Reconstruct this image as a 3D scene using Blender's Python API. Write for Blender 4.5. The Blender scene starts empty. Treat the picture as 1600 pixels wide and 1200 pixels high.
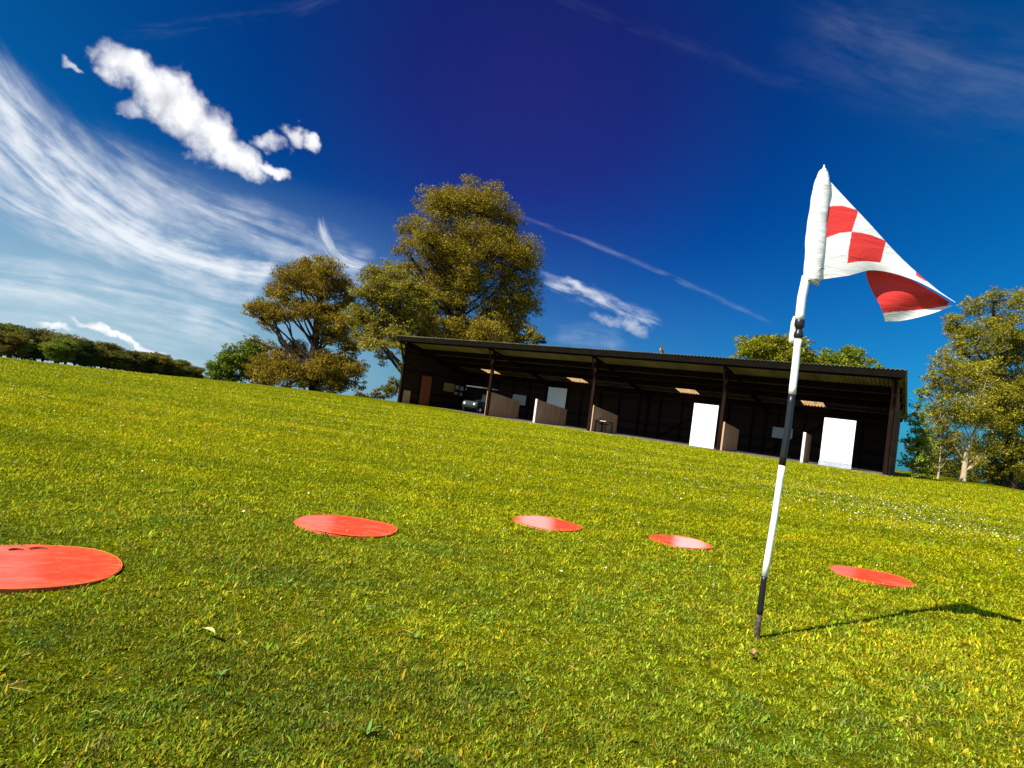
import bpy, math, random
import numpy as np
from mathutils import Vector, Matrix
R_ = math.radians
sc = bpy.context.scene
# ------------------------------------------------------------------ camera
cd = bpy.data.cameras.new('camera'); cam = bpy.data.objects.new('camera', cd); sc.collection.objects.link(cam)
cd.sensor_width = 36.0; cd.lens = 24.75; cd.clip_start = 0.05; cd.clip_end = 6000
cam.matrix_world = Matrix.Translation((0, 0, .85)) @ Matrix.Rotation(R_(90 + 1.734), 4, 'X') @ Matrix.Rotation(R_(7.6), 4, 'Z')
sc.camera = cam
sc.render.resolution_x = 1024; sc.render.resolution_y = 768
sc.view_settings.view_transform = 'Standard'; sc.view_settings.look = 'None'
sc.view_settings.exposure = 0.95; sc.view_settings.gamma = 1
# ------------------------------------------------------------------ sun
SUN_EL = R_(43); SH = Vector((.79, .61, 0)).normalized()
sund = Vector((-SH.x * math.cos(SUN_EL), -SH.y * math.cos(SUN_EL), math.sin(SUN_EL)))
sl = bpy.data.lights.new('sun', 'SUN'); sl.energy = 4.6; sl.angle = R_(.5); sl.color = (1, .93, .8)
so = bpy.data.objects.new('sun', sl); sc.collection.objects.link(so)
so.rotation_euler = sund.to_track_quat('Z', 'Y').to_euler(); so.location = (-20, -20, 30)
# ---- measured layout (metres, degrees)
SHED = (13.8825, 25.5368)
SHX = (0.8039, -0.5948)
FBASE = (1.1841, 3.0472, -0.0026)
DISCS = [(-1.7416, 2.6871, -0.0041, 0.66, -0.5, 0.14, (-0.1, 0.16), 'large plain red disc at the left edge of the photo, nearest the viewer'), (-0.8671, 4.2277, -0.001, 0.6, -1, 0.25, (-0.2, 0.12), 'red disc with orange clippings along its front edge, second from the left'), (0.3998, 5.2881, 0.0017, 0.52, 1, 0.75, (-0.09, 0.13), 'middle red disc with a pale pink patch on its left half'),
 (1.3934, 5.2481, 0.0023, 0.46, 1, 1.0, (0.07, 0.12), 'smallest red disc with a whitish patch right of its centre'), (2.623, 4.8679, 0.0019, 0.52, 1.5, 0.2, (-0.2, 0.1), 'red disc right of the flagstick, just above the pole shadow')]
POLE = [('pole_foot', 'D', [(1.1873, 3.0472, -0.0405), (1.1825, 3.0472, 0.0329), (1.1851, 3.0472, 0.1018)], [0.0125, 0.0125, 0.0125], 'mud smeared lower end of the pole'), ('black_band', 'B', [(1.1851, 3.0472, 0.1018), (1.1844, 3.0472, 0.198), (1.1857, 3.0472, 0.267)], [0.0128, 0.0128, 0.0128], 'black lowest band'),
 ('white_band', 'W', [(1.1857, 3.0472, 0.267), (1.1982, 3.0472, 0.5173), (1.2035, 3.0472, 0.7483)], [0.0136, 0.0138, 0.014], 'long white band'), ('black_band', 'B', [(1.2035, 3.0472, 0.7483), (1.2092, 3.0472, 0.9079), (1.2091, 3.0472, 1.0589)], [0.0146, 0.0146, 0.0146], 'middle black band'),
 ('white_band', 'W', [(1.2091, 3.0472, 1.0589), (1.2089, 3.0472, 1.1878), (1.2066, 3.0472, 1.2998)], [0.0155, 0.0155, 0.0155], 'upper white band'), ('upper_tube', 'W', [(1.202, 3.0472, 1.3837), (1.2014, 3.0472, 1.4823), (1.2097, 3.0472, 1.5766)], [0.019, 0.019, 0.0185], None)]
COLLAR = [(1.2067, 3.0472, 1.3055), (1.2038, 3.0472, 1.3924)]
FT = [(1.2502, 2.0214), (1.3891, 1.8988), (1.5384, 1.7809), (1.6945, 1.6658), (1.8388, 1.5539)]
FB_ = [(1.2689, 1.571), (1.3866, 1.6034), (1.5092, 1.6455), (1.6696, 1.6217), (1.8405, 1.5391)]
BT = [(1.4832, 1.6496), (1.5785, 1.6623), (1.6753, 1.6376), (1.7633, 1.5905), (1.8411, 1.5467)]
BB = [(1.6212, 1.445), (1.6743, 1.4522), (1.7322, 1.4697), (1.7928, 1.4966), (1.8525, 1.5324)]
REDS = [[(1.255, 1.8868), (1.2838, 1.8983), (1.328, 1.9058), (1.3931, 1.8963), (1.3997, 1.8858), (1.3882, 1.8426), (1.3774, 1.7941), (1.3276, 1.7829), (1.2993, 1.7685), (1.2569, 1.7461)], [(1.3774, 1.7941), (1.4163, 1.7963), (1.4691, 1.7943), (1.5421, 1.7814), (1.5327, 1.7333), (1.5238, 1.6807), (1.4605, 1.6767), (1.4164, 1.6678), (1.3745, 1.6546), (1.3728, 1.7194)],
 [(1.6938, 1.6718), (1.7475, 1.6299), (1.729, 1.6274), (1.6881, 1.6438)]]
SLL = [(1.216, 2.0488), (1.1988, 2.0107), (1.1897, 1.9297), (1.1847, 1.8152), (1.1879, 1.6945), (1.1958, 1.5672), (1.1965, 1.5613)]
SLR = [(1.2442, 2.0526), (1.2559, 2.0184), (1.266, 1.9399), (1.2683, 1.8264), (1.2729, 1.7059), (1.2696, 1.5771), (1.2689, 1.571)]
TIP = [(1.2307, 3.0472, 2.0462), (1.2296, 3.0472, 2.0552), (1.2285, 3.0472, 2.0642), (1.228, 3.0472, 2.0747)]
SLOT = [(1.1912, 3.0772, 1.2836), (1.1951, 3.0772, 1.3097), (1.196, 3.0772, 1.3723), (1.1982, 3.0772, 1.4011)]
TIE = [(1.2477, 3.0172, 1.5986), (1.2577, 3.0132, 1.6126), (1.2743, 3.0172, 1.6126)]
WEEDS = [(-0.6881, 1.9667, 0.034, 6, 'bright green broad leaved weed below the pale fallen leaf'), (-0.216, 2.467, 0.034, 5, 'small light green weed in the middle of the near lawn'), (0.1669, 2.2069, 0.036, 6, 'bluish green weed with upright leaves near the bottom centre'), (-0.238, 1.7468, 0.04, 7, 'wide leaved weed at the bottom edge left of centre')]
LEAF1 = (-0.8616, 2.2269)
LEAF2 = (1.0604, 2.7471)
DAISIES = [(5.1344, 10.2887, 0.9, 1.2, 195), (5.6804, 9.6085, 0.9, 1.0, 195), (5.8287, 8.1882, 0.8, 0.8, 225), (6.5268, 9.9684, 1.0, 1.4, 180), (0.4861, 6.3485, 1, 1, 18), (3.752, 10.3689, 1.5, 2, 90), (1.7709, 11.0692, 3, 2.5, 150), (-0.2916, 12.1693, 4, 4, 195), (-2.9088, 8.3487, 3, 3, 120), (-7.954, 15.8293, 4, 4, 150), (-5.4834, 9.9286, 3, 4, 120), (-4.6095, 17.3899, 5, 4, 150),
 (4.059, 13.3292, 3, 2, 112), (6.5301, 13.929, 2.5, 2, 150), (3.8578, 9.2287, 1, 1, 45), (-0.3462, 5.2681, 1, 1, 15), (-3.7061, 5.6881, 2, 2, 45)]
PARTS = [(18.736, 0.02, 2.912, 1.273, 0.973, None), (15.645, 0.02, 2.931, 1.163, 0.876, 'partition with a white painted front edge'), (12.412, 0.02, 2.528, 1.201, 0.888, None), (6.162, 0.02, 1.947, 1.168, 0.96, None), (2.965, 0.05, 1.066, 1.152, 1.1, 'narrow partition with a white painted front edge')]
NB = (3.72, 4.67, 1.06, 1.57)
SHEETS = [(4.82, 5.12, 1.27, 1.52), (4.78, 5.07, 0.94, 1.11), (5.27, 5.58, 1.23, 1.49), (5.29, 5.52, 0.89, 1.08), (5.78, 6.02, 1.27, 1.46)]
TREES = [{'base': (-3.9814, 64.0, -0.4194),
  'cA': (0.16, 0.115, 0.009),
  'cB': (0.32, 0.25, 0.022),
  'dens': 0.42,
  'label': 'largest oak tree towering behind the left half of the shed',
  'leaf': 0.1,
  'lobes': [(-8.316, 62.4358, 17.5047, 2.0842), (-6.5924, 64.2894, 18.8035, 2.1461), (-4.3094, 63.183, 18.4331, 2.1092), (-2.6742, 64.5731, 17.4888, 1.6484), (-11.2399, 64.3553, 15.8011, 1.2637), (-9.578, 61.9853, 14.4963, 1.5823), (-11.2619, 62.7631, 13.4084, 0.986), (-7.6863, 66.0996, 14.7592, 2.4661), (-5.0579, 62.4256, 14.7455, 2.329), (-2.2843, 62.5348, 14.6788, 2.2103),
            (-0.6984, 65.9295, 14.9245, 1.683), (0.4006, 63.9244, 13.9293, 1.0042), (-7.9948, 66.0085, 12.6155, 2.0739), (-4.8957, 63.8451, 12.1372, 2.382), (-1.3446, 64.6865, 12.8908, 1.6513), (-9.0154, 62.3798, 10.0403, 1.8374), (-6.6798, 64.8498, 9.9254, 2.2921), (-9.4474, 65.5801, 8.092, 1.9316), (-1.0683, 64.1144, 10.8015, 1.8885), (0.3352, 64.7714, 10.1347, 1.3991),
            (-2.4937, 65.0376, 8.9527, 2.0434), (-2.7086, 61.2611, 6.9644, 1.8044), (-0.6295, 65.2748, 7.5465, 1.6663), (1.2686, 64.2315, 7.4552, 1.009), (-6.9078, 62.8137, 6.9141, 1.9735), (-9.1299, 62.2586, 5.9812, 1.5893), (-4.8383, 66.3971, 7.1, 1.8253), (-10.6506, 63.923, 11.9721, 1.1297), (0.7981, 64.556, 12.4358, 0.7606)],
  'name': 'oak_tree',
  'r0': 0.62,
  'seed': 11,
  'trunk': [(-3.9814, 64.0, -0.4194), (-4.4658, 64.0, 4.5436), (-5.2831, 64.0, 7.972), (-5.7187, 64.0, 12.0558), (-6.5069, 64.0, 17.0013)]},
 {'base': (-8.1813, 58.0, -0.289),
  'cA': (0.17, 0.135, 0.01),
  'cB': (0.36, 0.31, 0.04),
  'dens': 0.42,
  'label': 'medium yellow flecked oak growing between the two big oaks',
  'leaf': 0.1,
  'lobes': [(-12.6589, 58.9191, 10.0654, 1.157), (-12.401, 58.5195, 10.0715, 1.1491), (-11.2469, 58.8253, 10.5642, 1.1551), (-10.8557, 57.8481, 10.2679, 1.1359), (-13.1647, 57.4605, 8.5047, 0.9027), (-13.2489, 57.5121, 8.3435, 0.9035), (-11.4355, 57.8263, 8.5291, 1.4761), (-11.6465, 58.3445, 8.5793, 1.4894), (-9.8049, 57.7306, 9.1594, 1.3603), (-9.7425, 57.6481, 9.1109, 1.3584),
            (-11.9472, 59.0352, 6.7449, 1.3911), (-11.5895, 58.4661, 6.536, 1.3777), (-13.4507, 58.5239, 6.6407, 1.0343), (-13.4805, 58.1828, 6.4531, 1.0282), (-10.1486, 59.2004, 6.8974, 1.5112), (-10.0673, 59.0455, 6.7678, 1.5073), (-11.8707, 57.3511, 4.6912, 1.2388), (-12.139, 58.7449, 4.8897, 1.2689), (-9.9659, 56.8124, 4.895, 1.2271), (-10.1406, 58.9629, 5.2719, 1.2736),
            (-10.9215, 58.8178, 3.5498, 0.8085), (-8.555, 57.8361, 4.2223, 1.0221), (-8.5477, 57.3607, 4.084, 1.0137), (-8.5583, 58.3977, 8.358, 1.2614), (-8.405, 57.5136, 8.4603, 1.2423), (-13.1772, 58.2331, 5.1363, 0.8004), (-8.745, 57.6203, 2.7497, 0.6789)],
  'name': 'oak_tree',
  'r0': 0.4,
  'seed': 12,
  'trunk': [(-8.1813, 58.0, -0.289), (-8.7865, 58.0, 3.0308), (-9.8806, 58.0, 5.5531), (-11.0187, 58.0, 9.1489)]},
 {'base': (-18.1451, 66.0, -0.5255),
  'cA': (0.17, 0.115, 0.01),
  'cB': (0.32, 0.235, 0.022),
  'dens': 0.42,
  'label': 'bronze leaved spreading oak with a dark forked trunk left of the shed',
  'leaf': 0.1,
  'lobes': [(-21.2175, 68.1568, 11.3857, 1.4722), (-21.3513, 68.7214, 11.1995, 1.4844), (-18.4776, 65.0189, 11.1372, 1.2767), (-18.1214, 63.8194, 11.1711, 1.2532), (-21.3442, 64.3248, 9.6637, 1.3894), (-21.6991, 65.4904, 10.011, 1.4146), (-21.8131, 63.6145, 8.3543, 1.1242), (-23.3416, 67.9174, 8.6476, 1.2003), (-20.073, 68.1833, 9.9038, 1.6066), (-19.253, 65.3273, 9.5102, 1.5393),
            (-17.5064, 66.6198, 9.9786, 1.3082), (-17.4152, 66.412, 9.896, 1.3041), (-16.5946, 67.4113, 8.7417, 1.059), (-16.2671, 66.0225, 8.4912, 1.0372), (-23.3028, 64.8139, 8.531, 0.6364), (-24.3157, 65.3441, 6.794, 1.0265), (-25.135, 67.5755, 6.9791, 1.0615), (-25.0458, 64.926, 6.2779, 0.6375), (-22.7826, 65.5865, 6.4283, 1.2879), (-23.2836, 66.39, 6.4102, 1.3037),
            (-20.8303, 66.7494, 7.2123, 1.4418), (-19.7563, 63.5057, 6.9288, 1.3717), (-18.3284, 66.9129, 7.4462, 1.5767), (-17.7367, 65.2493, 7.1629, 1.5375), (-15.767, 64.3396, 6.6102, 1.1371), (-15.6986, 64.4731, 6.4373, 1.1394), (-24.6364, 65.4529, 3.7508, 0.5784), (-23.1449, 65.8118, 3.3787, 0.7108), (-17.2931, 66.4365, 5.3154, 1.435), (-17.0429, 65.1524, 5.3168, 1.4073),
            (-15.265, 65.6524, 4.298, 1.0313), (-15.4878, 66.254, 4.3664, 1.0408), (-22.0958, 67.4195, 1.6737, 1.4563), (-20.7704, 63.5336, 1.5124, 1.3723), (-22.5005, 65.1816, 0.4176, 1.1519), (-22.2587, 64.8048, 0.5469, 1.1453), (-19.1507, 64.2276, 0.7094, 1.1351), (-19.5097, 65.6328, 0.887, 1.1599), (-16.5629, 65.1615, 2.4061, 1.5354), (-16.3938, 65.217, 2.4673, 1.5368),
            (-15.2857, 66.9445, 2.3724, 1.3145), (-14.9362, 65.1215, 2.2502, 1.2787), (-16.4696, 67.658, 0.8241, 1.1957), (-16.1547, 65.7894, 0.9708, 1.1627), (-14.265, 66.0651, 0.8249, 0.7135), (-20.3622, 64.3271, -0.0369, 0.7579), (-21.0292, 67.7242, 3.0777, 1.3299), (-21.2547, 67.9024, 3.1714, 1.3334), (-18.6424, 67.6622, 3.0189, 1.0629), (-18.2866, 66.7679, 3.0657, 1.0489),
            (-18.561, 63.9032, 1.3623, 1.1293), (-18.7181, 64.8219, 1.4824, 1.1456), (-16.8986, 65.2177, 0.4492, 1.0245), (-17.0268, 65.5769, 0.4771, 1.0302), (-23.0385, 68.0513, 2.4582, 1.069), (-21.936, 64.3223, 2.1811, 1.0104), (-24.3139, 67.1795, 1.3639, 1.0553), (-24.4342, 67.5114, 1.1879, 1.0605), (-24.0529, 67.888, 5.5597, 0.9332), (-22.9761, 64.9887, 0.0485, 0.7657)],
  'name': 'oak_tree',
  'r0': 0.55,
  'seed': 13,
  'trunk': [(-18.1451, 66.0, -0.5255), (-18.6352, 66.0, 1.8747), (-18.9218, 66.0, 5.1746), (-19.0134, 66.0, 8.8156), (-19.4723, 66.0, 11.1964)]},
 {'base': (-31.497, 80.0, -1.0368),
  'cA': (0.08, 0.12, 0.012),
  'cB': (0.2, 0.26, 0.03),
  'dens': 0.8,
  'label': 'small fresh green tree left of the bronze oak',
  'leaf': 0.15,
  'lobes': [(-33.2351, 80.5893, 0.4793, 1.4242), (-33.2387, 80.8081, 0.4797, 1.4281), (-31.1138, 79.3685, 1.8669, 1.5585), (-31.3668, 79.5243, 2.0956, 1.5616), (-29.7333, 80.1809, 2.841, 1.417), (-29.3791, 79.5656, 3.0821, 1.4061), (-34.1223, 80.469, -0.6132, 0.7901), (-32.0137, 80.5694, -0.2454, 1.1075), (-29.9463, 80.9627, 0.7889, 1.4308), (-29.7081, 80.9007, 0.7765, 1.4297),
            (-28.5555, 79.4343, 1.6294, 1.2478), (-29.0264, 80.285, 1.7101, 1.2612)],
  'name': 'green_tree',
  'r0': 0.2,
  'seed': 14,
  'trunk': [(-31.497, 80.0, -1.0368), (-31.7484, 80.0, 0.5013), (-31.7421, 80.0, 1.971)]},
 {'base': (-14.8404, 84.0, -0.9171),
  'cA': (0.1, 0.09, 0.01),
  'cB': (0.22, 0.18, 0.02),
  'cat': 'shrub',
  'dens': 0.8,
  'label': 'low olive shrub between the bronze oak and the shed wall',
  'leaf': 0.13,
  'lobes': [(-14.9159, 84.3318, 0.4842, 0.9936), (-13.9073, 84.0227, 1.3833, 0.9899), (-15.8141, 83.7971, -0.1068, 0.7405), (-17.1909, 84.8474, -0.5583, 0.5831), (-17.9901, 84.1022, -0.3929, 0.6606)],
  'name': 'shrub',
  'r0': 0.1,
  'seed': 15,
  'trunk': [(-14.8404, 84.0, -0.9171), (-14.9454, 84.0, 0.0119)]},
 {'base': (27.7154, 38.0, -0.1644),
  'cA': (0.15, 0.14, 0.008),
  'cB': (0.4, 0.35, 0.03),
  'dens': 0.4,
  'label': 'tall yellow green tree at the right edge of the lawn',
  'leaf': 0.065,
  'lobes': [(24.8741, 37.5374, 9.8845, 0.6634), (24.79, 37.2782, 9.8395, 0.6588), (24.7971, 38.7184, 9.5512, 0.6843), (24.022, 37.623, 9.2865, 0.6649), (26.7671, 38.9313, 9.2677, 0.9174), (25.5721, 37.0338, 8.7333, 0.8727), (23.9488, 38.5185, 8.3402, 0.7564), (23.8333, 38.5481, 8.2914, 0.7569), (23.3406, 38.4162, 8.745, 0.3772), (24.1439, 36.7485, 7.6258, 1.0824),
            (24.4555, 37.3643, 7.7156, 1.1005), (26.8302, 37.7893, 7.6666, 1.0389), (27.0124, 37.9259, 7.8981, 1.0426), (23.3235, 37.1994, 6.9755, 0.6574), (23.3011, 37.3289, 7.0901, 0.6597), (26.954, 39.4065, 6.7303, 1.1607), (26.5344, 39.0502, 6.6528, 1.1502), (27.2898, 37.5402, 5.6295, 1.2532), (27.2261, 37.5369, 5.5519, 1.253), (28.2308, 38.1514, 7.8848, 1.0488),
            (27.8129, 37.7568, 7.8621, 1.038), (26.1814, 36.9149, 4.1047, 1.2323), (27.1598, 38.1601, 4.2843, 1.2739), (24.6577, 36.8054, 4.9172, 0.9395), (24.8055, 37.0859, 4.9058, 0.9467), (27.3868, 38.8333, 2.4721, 1.0676), (26.6702, 37.647, 2.3911, 1.0349), (27.9154, 37.8308, 2.2483, 1.04), (27.8145, 37.6845, 2.1654, 1.036), (28.6228, 37.8846, 4.0761, 1.2647),
            (28.8912, 38.2819, 4.2276, 1.2779), (28.858, 38.0411, 6.2044, 1.1205), (28.815, 38.224, 6.2376, 1.1259), (25.659, 37.7855, 3.5092, 0.8904), (26.6939, 39.0983, 3.664, 0.9213), (26.2438, 39.0754, 1.4132, 0.7673), (25.9818, 38.7864, 1.4102, 0.7616), (26.8995, 36.9575, 0.9834, 0.7983), (28.3524, 38.8665, 0.8777, 0.8395), (27.3062, 38.8669, 0.8595, 0.6869),
            (27.1064, 38.4967, 0.8513, 0.6803), (23.7276, 37.1232, 5.9961, 0.729), (24.2635, 38.1939, 6.2251, 0.75), (27.4905, 38.71, 10.3413, 0.8361), (26.015, 36.8205, 9.9806, 0.7953)],
  'name': 'broadleaf_tree',
  'r0': 0.24,
  'seed': 16,
  'trunk': [(27.7154, 38.0, -0.1644), (27.1811, 38.0, 2.1402), (26.3576, 38.0, 4.8198), (25.8755, 38.0, 7.5569), (25.2966, 38.0, 9.5887)]},
 {'base': (21.5072, 33.0, 0.03),
  'cA': (0.15, 0.14, 0.008),
  'cB': (0.4, 0.35, 0.03),
  'dens': 0.4,
  'label': 'birch with a pale forked trunk right of the shed',
  'leaf': 0.06,
  'lobes': [(20.5557, 33.6644, 5.7917, 0.661), (19.705, 32.4397, 5.5164, 0.637), (19.3726, 32.4501, 4.777, 0.5735), (20.0454, 33.4994, 4.8355, 0.592), (21.5144, 33.8074, 4.9945, 0.9294), (21.1731, 33.1411, 5.0824, 0.9111), (22.078, 33.3331, 5.4204, 0.7854), (21.9157, 33.0141, 5.4981, 0.7779), (19.5847, 33.2598, 4.0431, 0.3919), (19.303, 33.3055, 4.0675, 0.2616), (19.9699, 32.226, 3.5433, 0.7594),
            (20.2863, 32.69, 3.4914, 0.7703), (21.3389, 32.5831, 3.4868, 0.8957), (21.1948, 32.4823, 3.4295, 0.893), (22.5395, 33.1917, 3.1859, 0.5866), (22.3238, 32.9196, 3.1851, 0.5818), (19.7827, 32.7826, 2.9771, 0.5794), (19.753, 32.8813, 2.9715, 0.5811), (21.6113, 33.855, 3.0488, 0.5983), (21.0096, 32.8424, 3.0626, 0.5804), (22.8019, 33.1341, 1.8553, 0.5205), (22.8672, 33.18, 1.8579, 0.5212),
            (20.1482, 32.9725, 4.2345, 0.5827), (20.3902, 33.2417, 4.3497, 0.5875), (21.9886, 32.4966, 1.1915, 0.4467), (21.2043, 33.4485, 1.6234, 0.3941), (19.7784, 33.4348, 3.2732, 0.3939)],
  'name': 'birch_tree',
  'pale': True,
  'r0': 0.13,
  'seed': 17,
  'trunk': [(21.5072, 33.0, 0.03), (21.5413, 33.0, 0.9411), (21.5761, 33.0, 1.7004), (21.8395, 33.0, 2.5819), (22.0042, 33.0, 3.2698), (21.7156, 33.0, 4.748)]},
 {'base': (19.1002, 31.0, 0.03),
  'cA': (0.12, 0.1, 0.01),
  'cB': (0.3, 0.27, 0.03),
  'dens': 0.4,
  'label': 'slender young birch with a thin pale stem near the shed end',
  'leaf': 0.055,
  'lobes': [(18.8954, 31.009, 2.2607, 0.4871), (18.9047, 30.9705, 2.3204, 0.4865), (18.5271, 30.9525, 1.7033, 0.4255), (19.4695, 30.9386, 1.8295, 0.486), (19.4804, 31.0175, 1.8755, 0.4873), (18.6499, 31.039, 1.0902, 0.3657), (19.5373, 31.1822, 1.0839, 0.3674), (18.8818, 30.8926, 2.7446, 0.4246)],
  'name': 'birch_tree',
  'pale': True,
  'r0': 0.05,
  'seed': 18,
  'trunk': [(19.1002, 31.0, 0.03), (19.1201, 31.0, 0.504), (19.0919, 31.0, 1.4922), (19.0756, 31.0, 2.6261)]},
 {'base': (15.9594, 27.0, 0.03),
  'cA': (0.13, 0.19, 0.02),
  'cB': (0.36, 0.42, 0.05),
  'dens': 0.6,
  'label': 'small bright green tree just past the right end of the shed',
  'leaf': 0.055,
  'lobes': [(15.5476, 27.0859, 3.0482, 0.2925), (15.6308, 26.9625, 2.5636, 0.3706), (15.8988, 27.1479, 2.0491, 0.4531), (15.7888, 27.0354, 2.0858, 0.4512), (15.6087, 26.7956, 1.4823, 0.4472), (15.697, 26.9912, 1.5386, 0.4505), (16.04, 26.9601, 1.5802, 0.397), (15.799, 26.9231, 0.9096, 0.4494), (15.8638, 27.1185, 0.8206, 0.4526), (16.2294, 26.9966, 0.986, 0.3711), (16.164, 27.0334, 0.4558, 0.3981),
            (15.7041, 26.988, 0.3496, 0.3445), (15.3133, 27.056, 2.3463, 0.2656), (15.4113, 27.0538, 1.4916, 0.3187), (15.4765, 27.0096, 0.712, 0.3182), (15.6384, 26.9922, 3.5065, 0.2385)],
  'name': 'green_tree',
  'r0': 0.12,
  'seed': 19,
  'trunk': [(15.9594, 27.0, 0.03), (15.831, 27.0, 0.8093), (15.6696, 27.0, 1.7761)]},
 {'base': (26.516, 44.0, -0.1197),
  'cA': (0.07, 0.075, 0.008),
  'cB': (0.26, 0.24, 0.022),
  'cat': 'shrub',
  'dens': 0.5,
  'group': 'dark shrubs beneath the right hand trees',
  'label': 'dark understorey shrub beneath the trees at the right',
  'leaf': 0.07,
  'lobes': [(26.4884, 44.1213, 0.4101, 0.8664), (25.9717, 44.076, 0.3093, 0.6491), (26.8973, 43.9788, 0.3216, 0.6909), (26.4701, 44.1259, 0.8631, 0.8231), (25.9935, 44.1856, 1.4414, 0.6941), (26.6782, 43.9931, 1.8671, 0.7343), (25.8888, 43.8572, 2.4124, 0.5598)],
  'name': 'shrub',
  'r0': 0.05,
  'seed': 30,
  'trunk': [(26.516, 44.0, -0.1197), (26.4156, 44.0, -0.0185)]},
 {'base': (27.1544, 43.0, -0.1086),
  'cA': (0.07, 0.075, 0.008),
  'cB': (0.26, 0.24, 0.022),
  'cat': 'shrub',
  'dens': 0.5,
  'group': 'dark shrubs beneath the right hand trees',
  'label': 'dark understorey shrub beneath the trees at the right',
  'leaf': 0.07,
  'lobes': [(26.9674, 42.8576, 0.4193, 0.8416), (26.6072, 43.0453, 0.3149, 0.6339), (27.5638, 43.0365, 0.3191, 0.6761), (27.1891, 43.2416, 1.029, 0.8067), (26.625, 43.1395, 1.5934, 0.6777), (27.2853, 42.9463, 2.0082, 0.7168), (26.5274, 42.8398, 2.5412, 0.5468)],
  'name': 'shrub',
  'r0': 0.05,
  'seed': 31,
  'trunk': [(27.1544, 43.0, -0.1086), (27.057, 43.0, 0.1663)]},
 {'base': (29.1886, 44.0, -0.1813),
  'cA': (0.07, 0.075, 0.008),
  'cB': (0.26, 0.24, 0.022),
  'cat': 'shrub',
  'dens': 0.5,
  'group': 'dark shrubs beneath the right hand trees',
  'label': 'dark understorey shrub beneath the trees at the right',
  'leaf': 0.07,
  'lobes': [(29.0021, 43.8673, 0.3586, 0.8614), (28.5572, 43.9334, 0.2674, 0.647), (29.6137, 44.0436, 0.2451, 0.6919), (29.1981, 44.1932, 1.0994, 0.8244), (28.6657, 44.1612, 1.6774, 0.6937), (29.3253, 43.9478, 2.1014, 0.7335), (28.7772, 44.1928, 2.6612, 0.5641)],
  'name': 'shrub',
  'r0': 0.05,
  'seed': 32,
  'trunk': [(29.1886, 44.0, -0.1813), (29.0898, 44.0, 0.2165)]},
 {'base': (29.201, 42.0, -0.1945),
  'cA': (0.07, 0.075, 0.008),
  'cB': (0.26, 0.24, 0.022),
  'cat': 'shrub',
  'dens': 0.5,
  'group': 'dark shrubs beneath the right hand trees',
  'label': 'dark understorey shrub beneath the trees at the right',
  'leaf': 0.07,
  'lobes': [(29.0396, 41.9021, 0.326, 0.8228), (28.6295, 41.9844, 0.2465, 0.6183), (29.6123, 42.0466, 0.2171, 0.6605), (28.9422, 41.787, 1.1487, 0.7795), (28.4973, 41.8432, 1.697, 0.6573), (29.4147, 42.0679, 2.1113, 0.7022), (28.6197, 41.895, 2.6302, 0.5347)],
  'name': 'shrub',
  'r0': 0.05,
  'seed': 33,
  'trunk': [(29.201, 42.0, -0.1945), (29.1075, 42.0, 0.3084)]},
 {'base': (31.2716, 43.0, -0.3044),
  'cA': (0.07, 0.075, 0.008),
  'cB': (0.26, 0.24, 0.022),
  'cat': 'shrub',
  'dens': 0.5,
  'group': 'dark shrubs beneath the right hand trees',
  'label': 'dark understorey shrub beneath the trees at the right',
  'leaf': 0.07,
  'lobes': [(31.1209, 42.923, 0.3224, 0.8429), (30.7099, 43.0167, 0.1462, 0.6335), (31.6868, 43.0365, 0.2281, 0.6761), (30.9712, 42.7403, 1.1813, 0.7973), (30.6163, 42.9349, 1.745, 0.6745), (31.4348, 42.9867, 2.1648, 0.7175), (30.7479, 42.9927, 2.7028, 0.5487)],
  'name': 'shrub',
  'r0': 0.05,
  'seed': 34,
  'trunk': [(31.2716, 43.0, -0.3044), (31.1767, 43.0, 0.3214)]},
 {'base': (31.8879, 42.0, -0.3546),
  'cA': (0.07, 0.075, 0.008),
  'cB': (0.26, 0.24, 0.022),
  'cat': 'shrub',
  'dens': 0.5,
  'group': 'dark shrubs beneath the right hand trees',
  'label': 'dark understorey shrub beneath the trees at the right',
  'leaf': 0.07,
  'lobes': [(31.6809, 41.8479, 0.3608, 0.8217), (31.341, 42.0173, 0.0863, 0.6188), (32.339, 42.0926, 0.2671, 0.6612), (31.7374, 41.9439, 1.2004, 0.7824), (31.308, 42.0171, 1.7513, 0.6601), (32.0002, 41.9226, 2.1576, 0.6997), (31.2996, 41.8865, 2.6805, 0.5346)],
  'name': 'shrub',
  'r0': 0.05,
  'seed': 35,
  'trunk': [(31.8879, 42.0, -0.3546), (31.796, 42.0, 0.3591)]},
 {'base': (23.6332, 62.0, -0.4718),
  'cA': (0.13, 0.13, 0.008),
  'cB': (0.32, 0.32, 0.02),
  'dens': 0.75,
  'label': 'round yellow green tree top showing above the shed roof behind the flagstick',
  'leaf': 0.13,
  'lobes': [(21.0473, 62.5087, 8.8326, 1.3502), (20.6868, 60.8085, 8.4421, 1.3135), (21.9281, 60.6013, 8.9045, 1.19), (22.9457, 63.5312, 9.1605, 1.2475), (24.4317, 62.7332, 9.188, 1.355), (24.0145, 61.4174, 8.949, 1.3266), (20.0375, 62.606, 7.9554, 0.8605), (25.4791, 61.6848, 8.2765, 0.969), (25.9247, 62.3418, 8.3153, 0.9793), (19.3672, 62.0486, 7.2549, 0.6092), (22.2876, 60.6608, 7.057, 1.7867),
            (22.6903, 61.9788, 7.0316, 1.8256)],
  'name': 'round_tree',
  'r0': 0.3,
  'seed': 20,
  'trunk': [(23.6332, 62.0, -0.4718), (23.0876, 62.0, 4.6698), (22.496, 62.0, 8.5841)]},
 {'base': (36.49, 75.0, -0.8725),
  'cA': (0.13, 0.16, 0.012),
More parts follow.
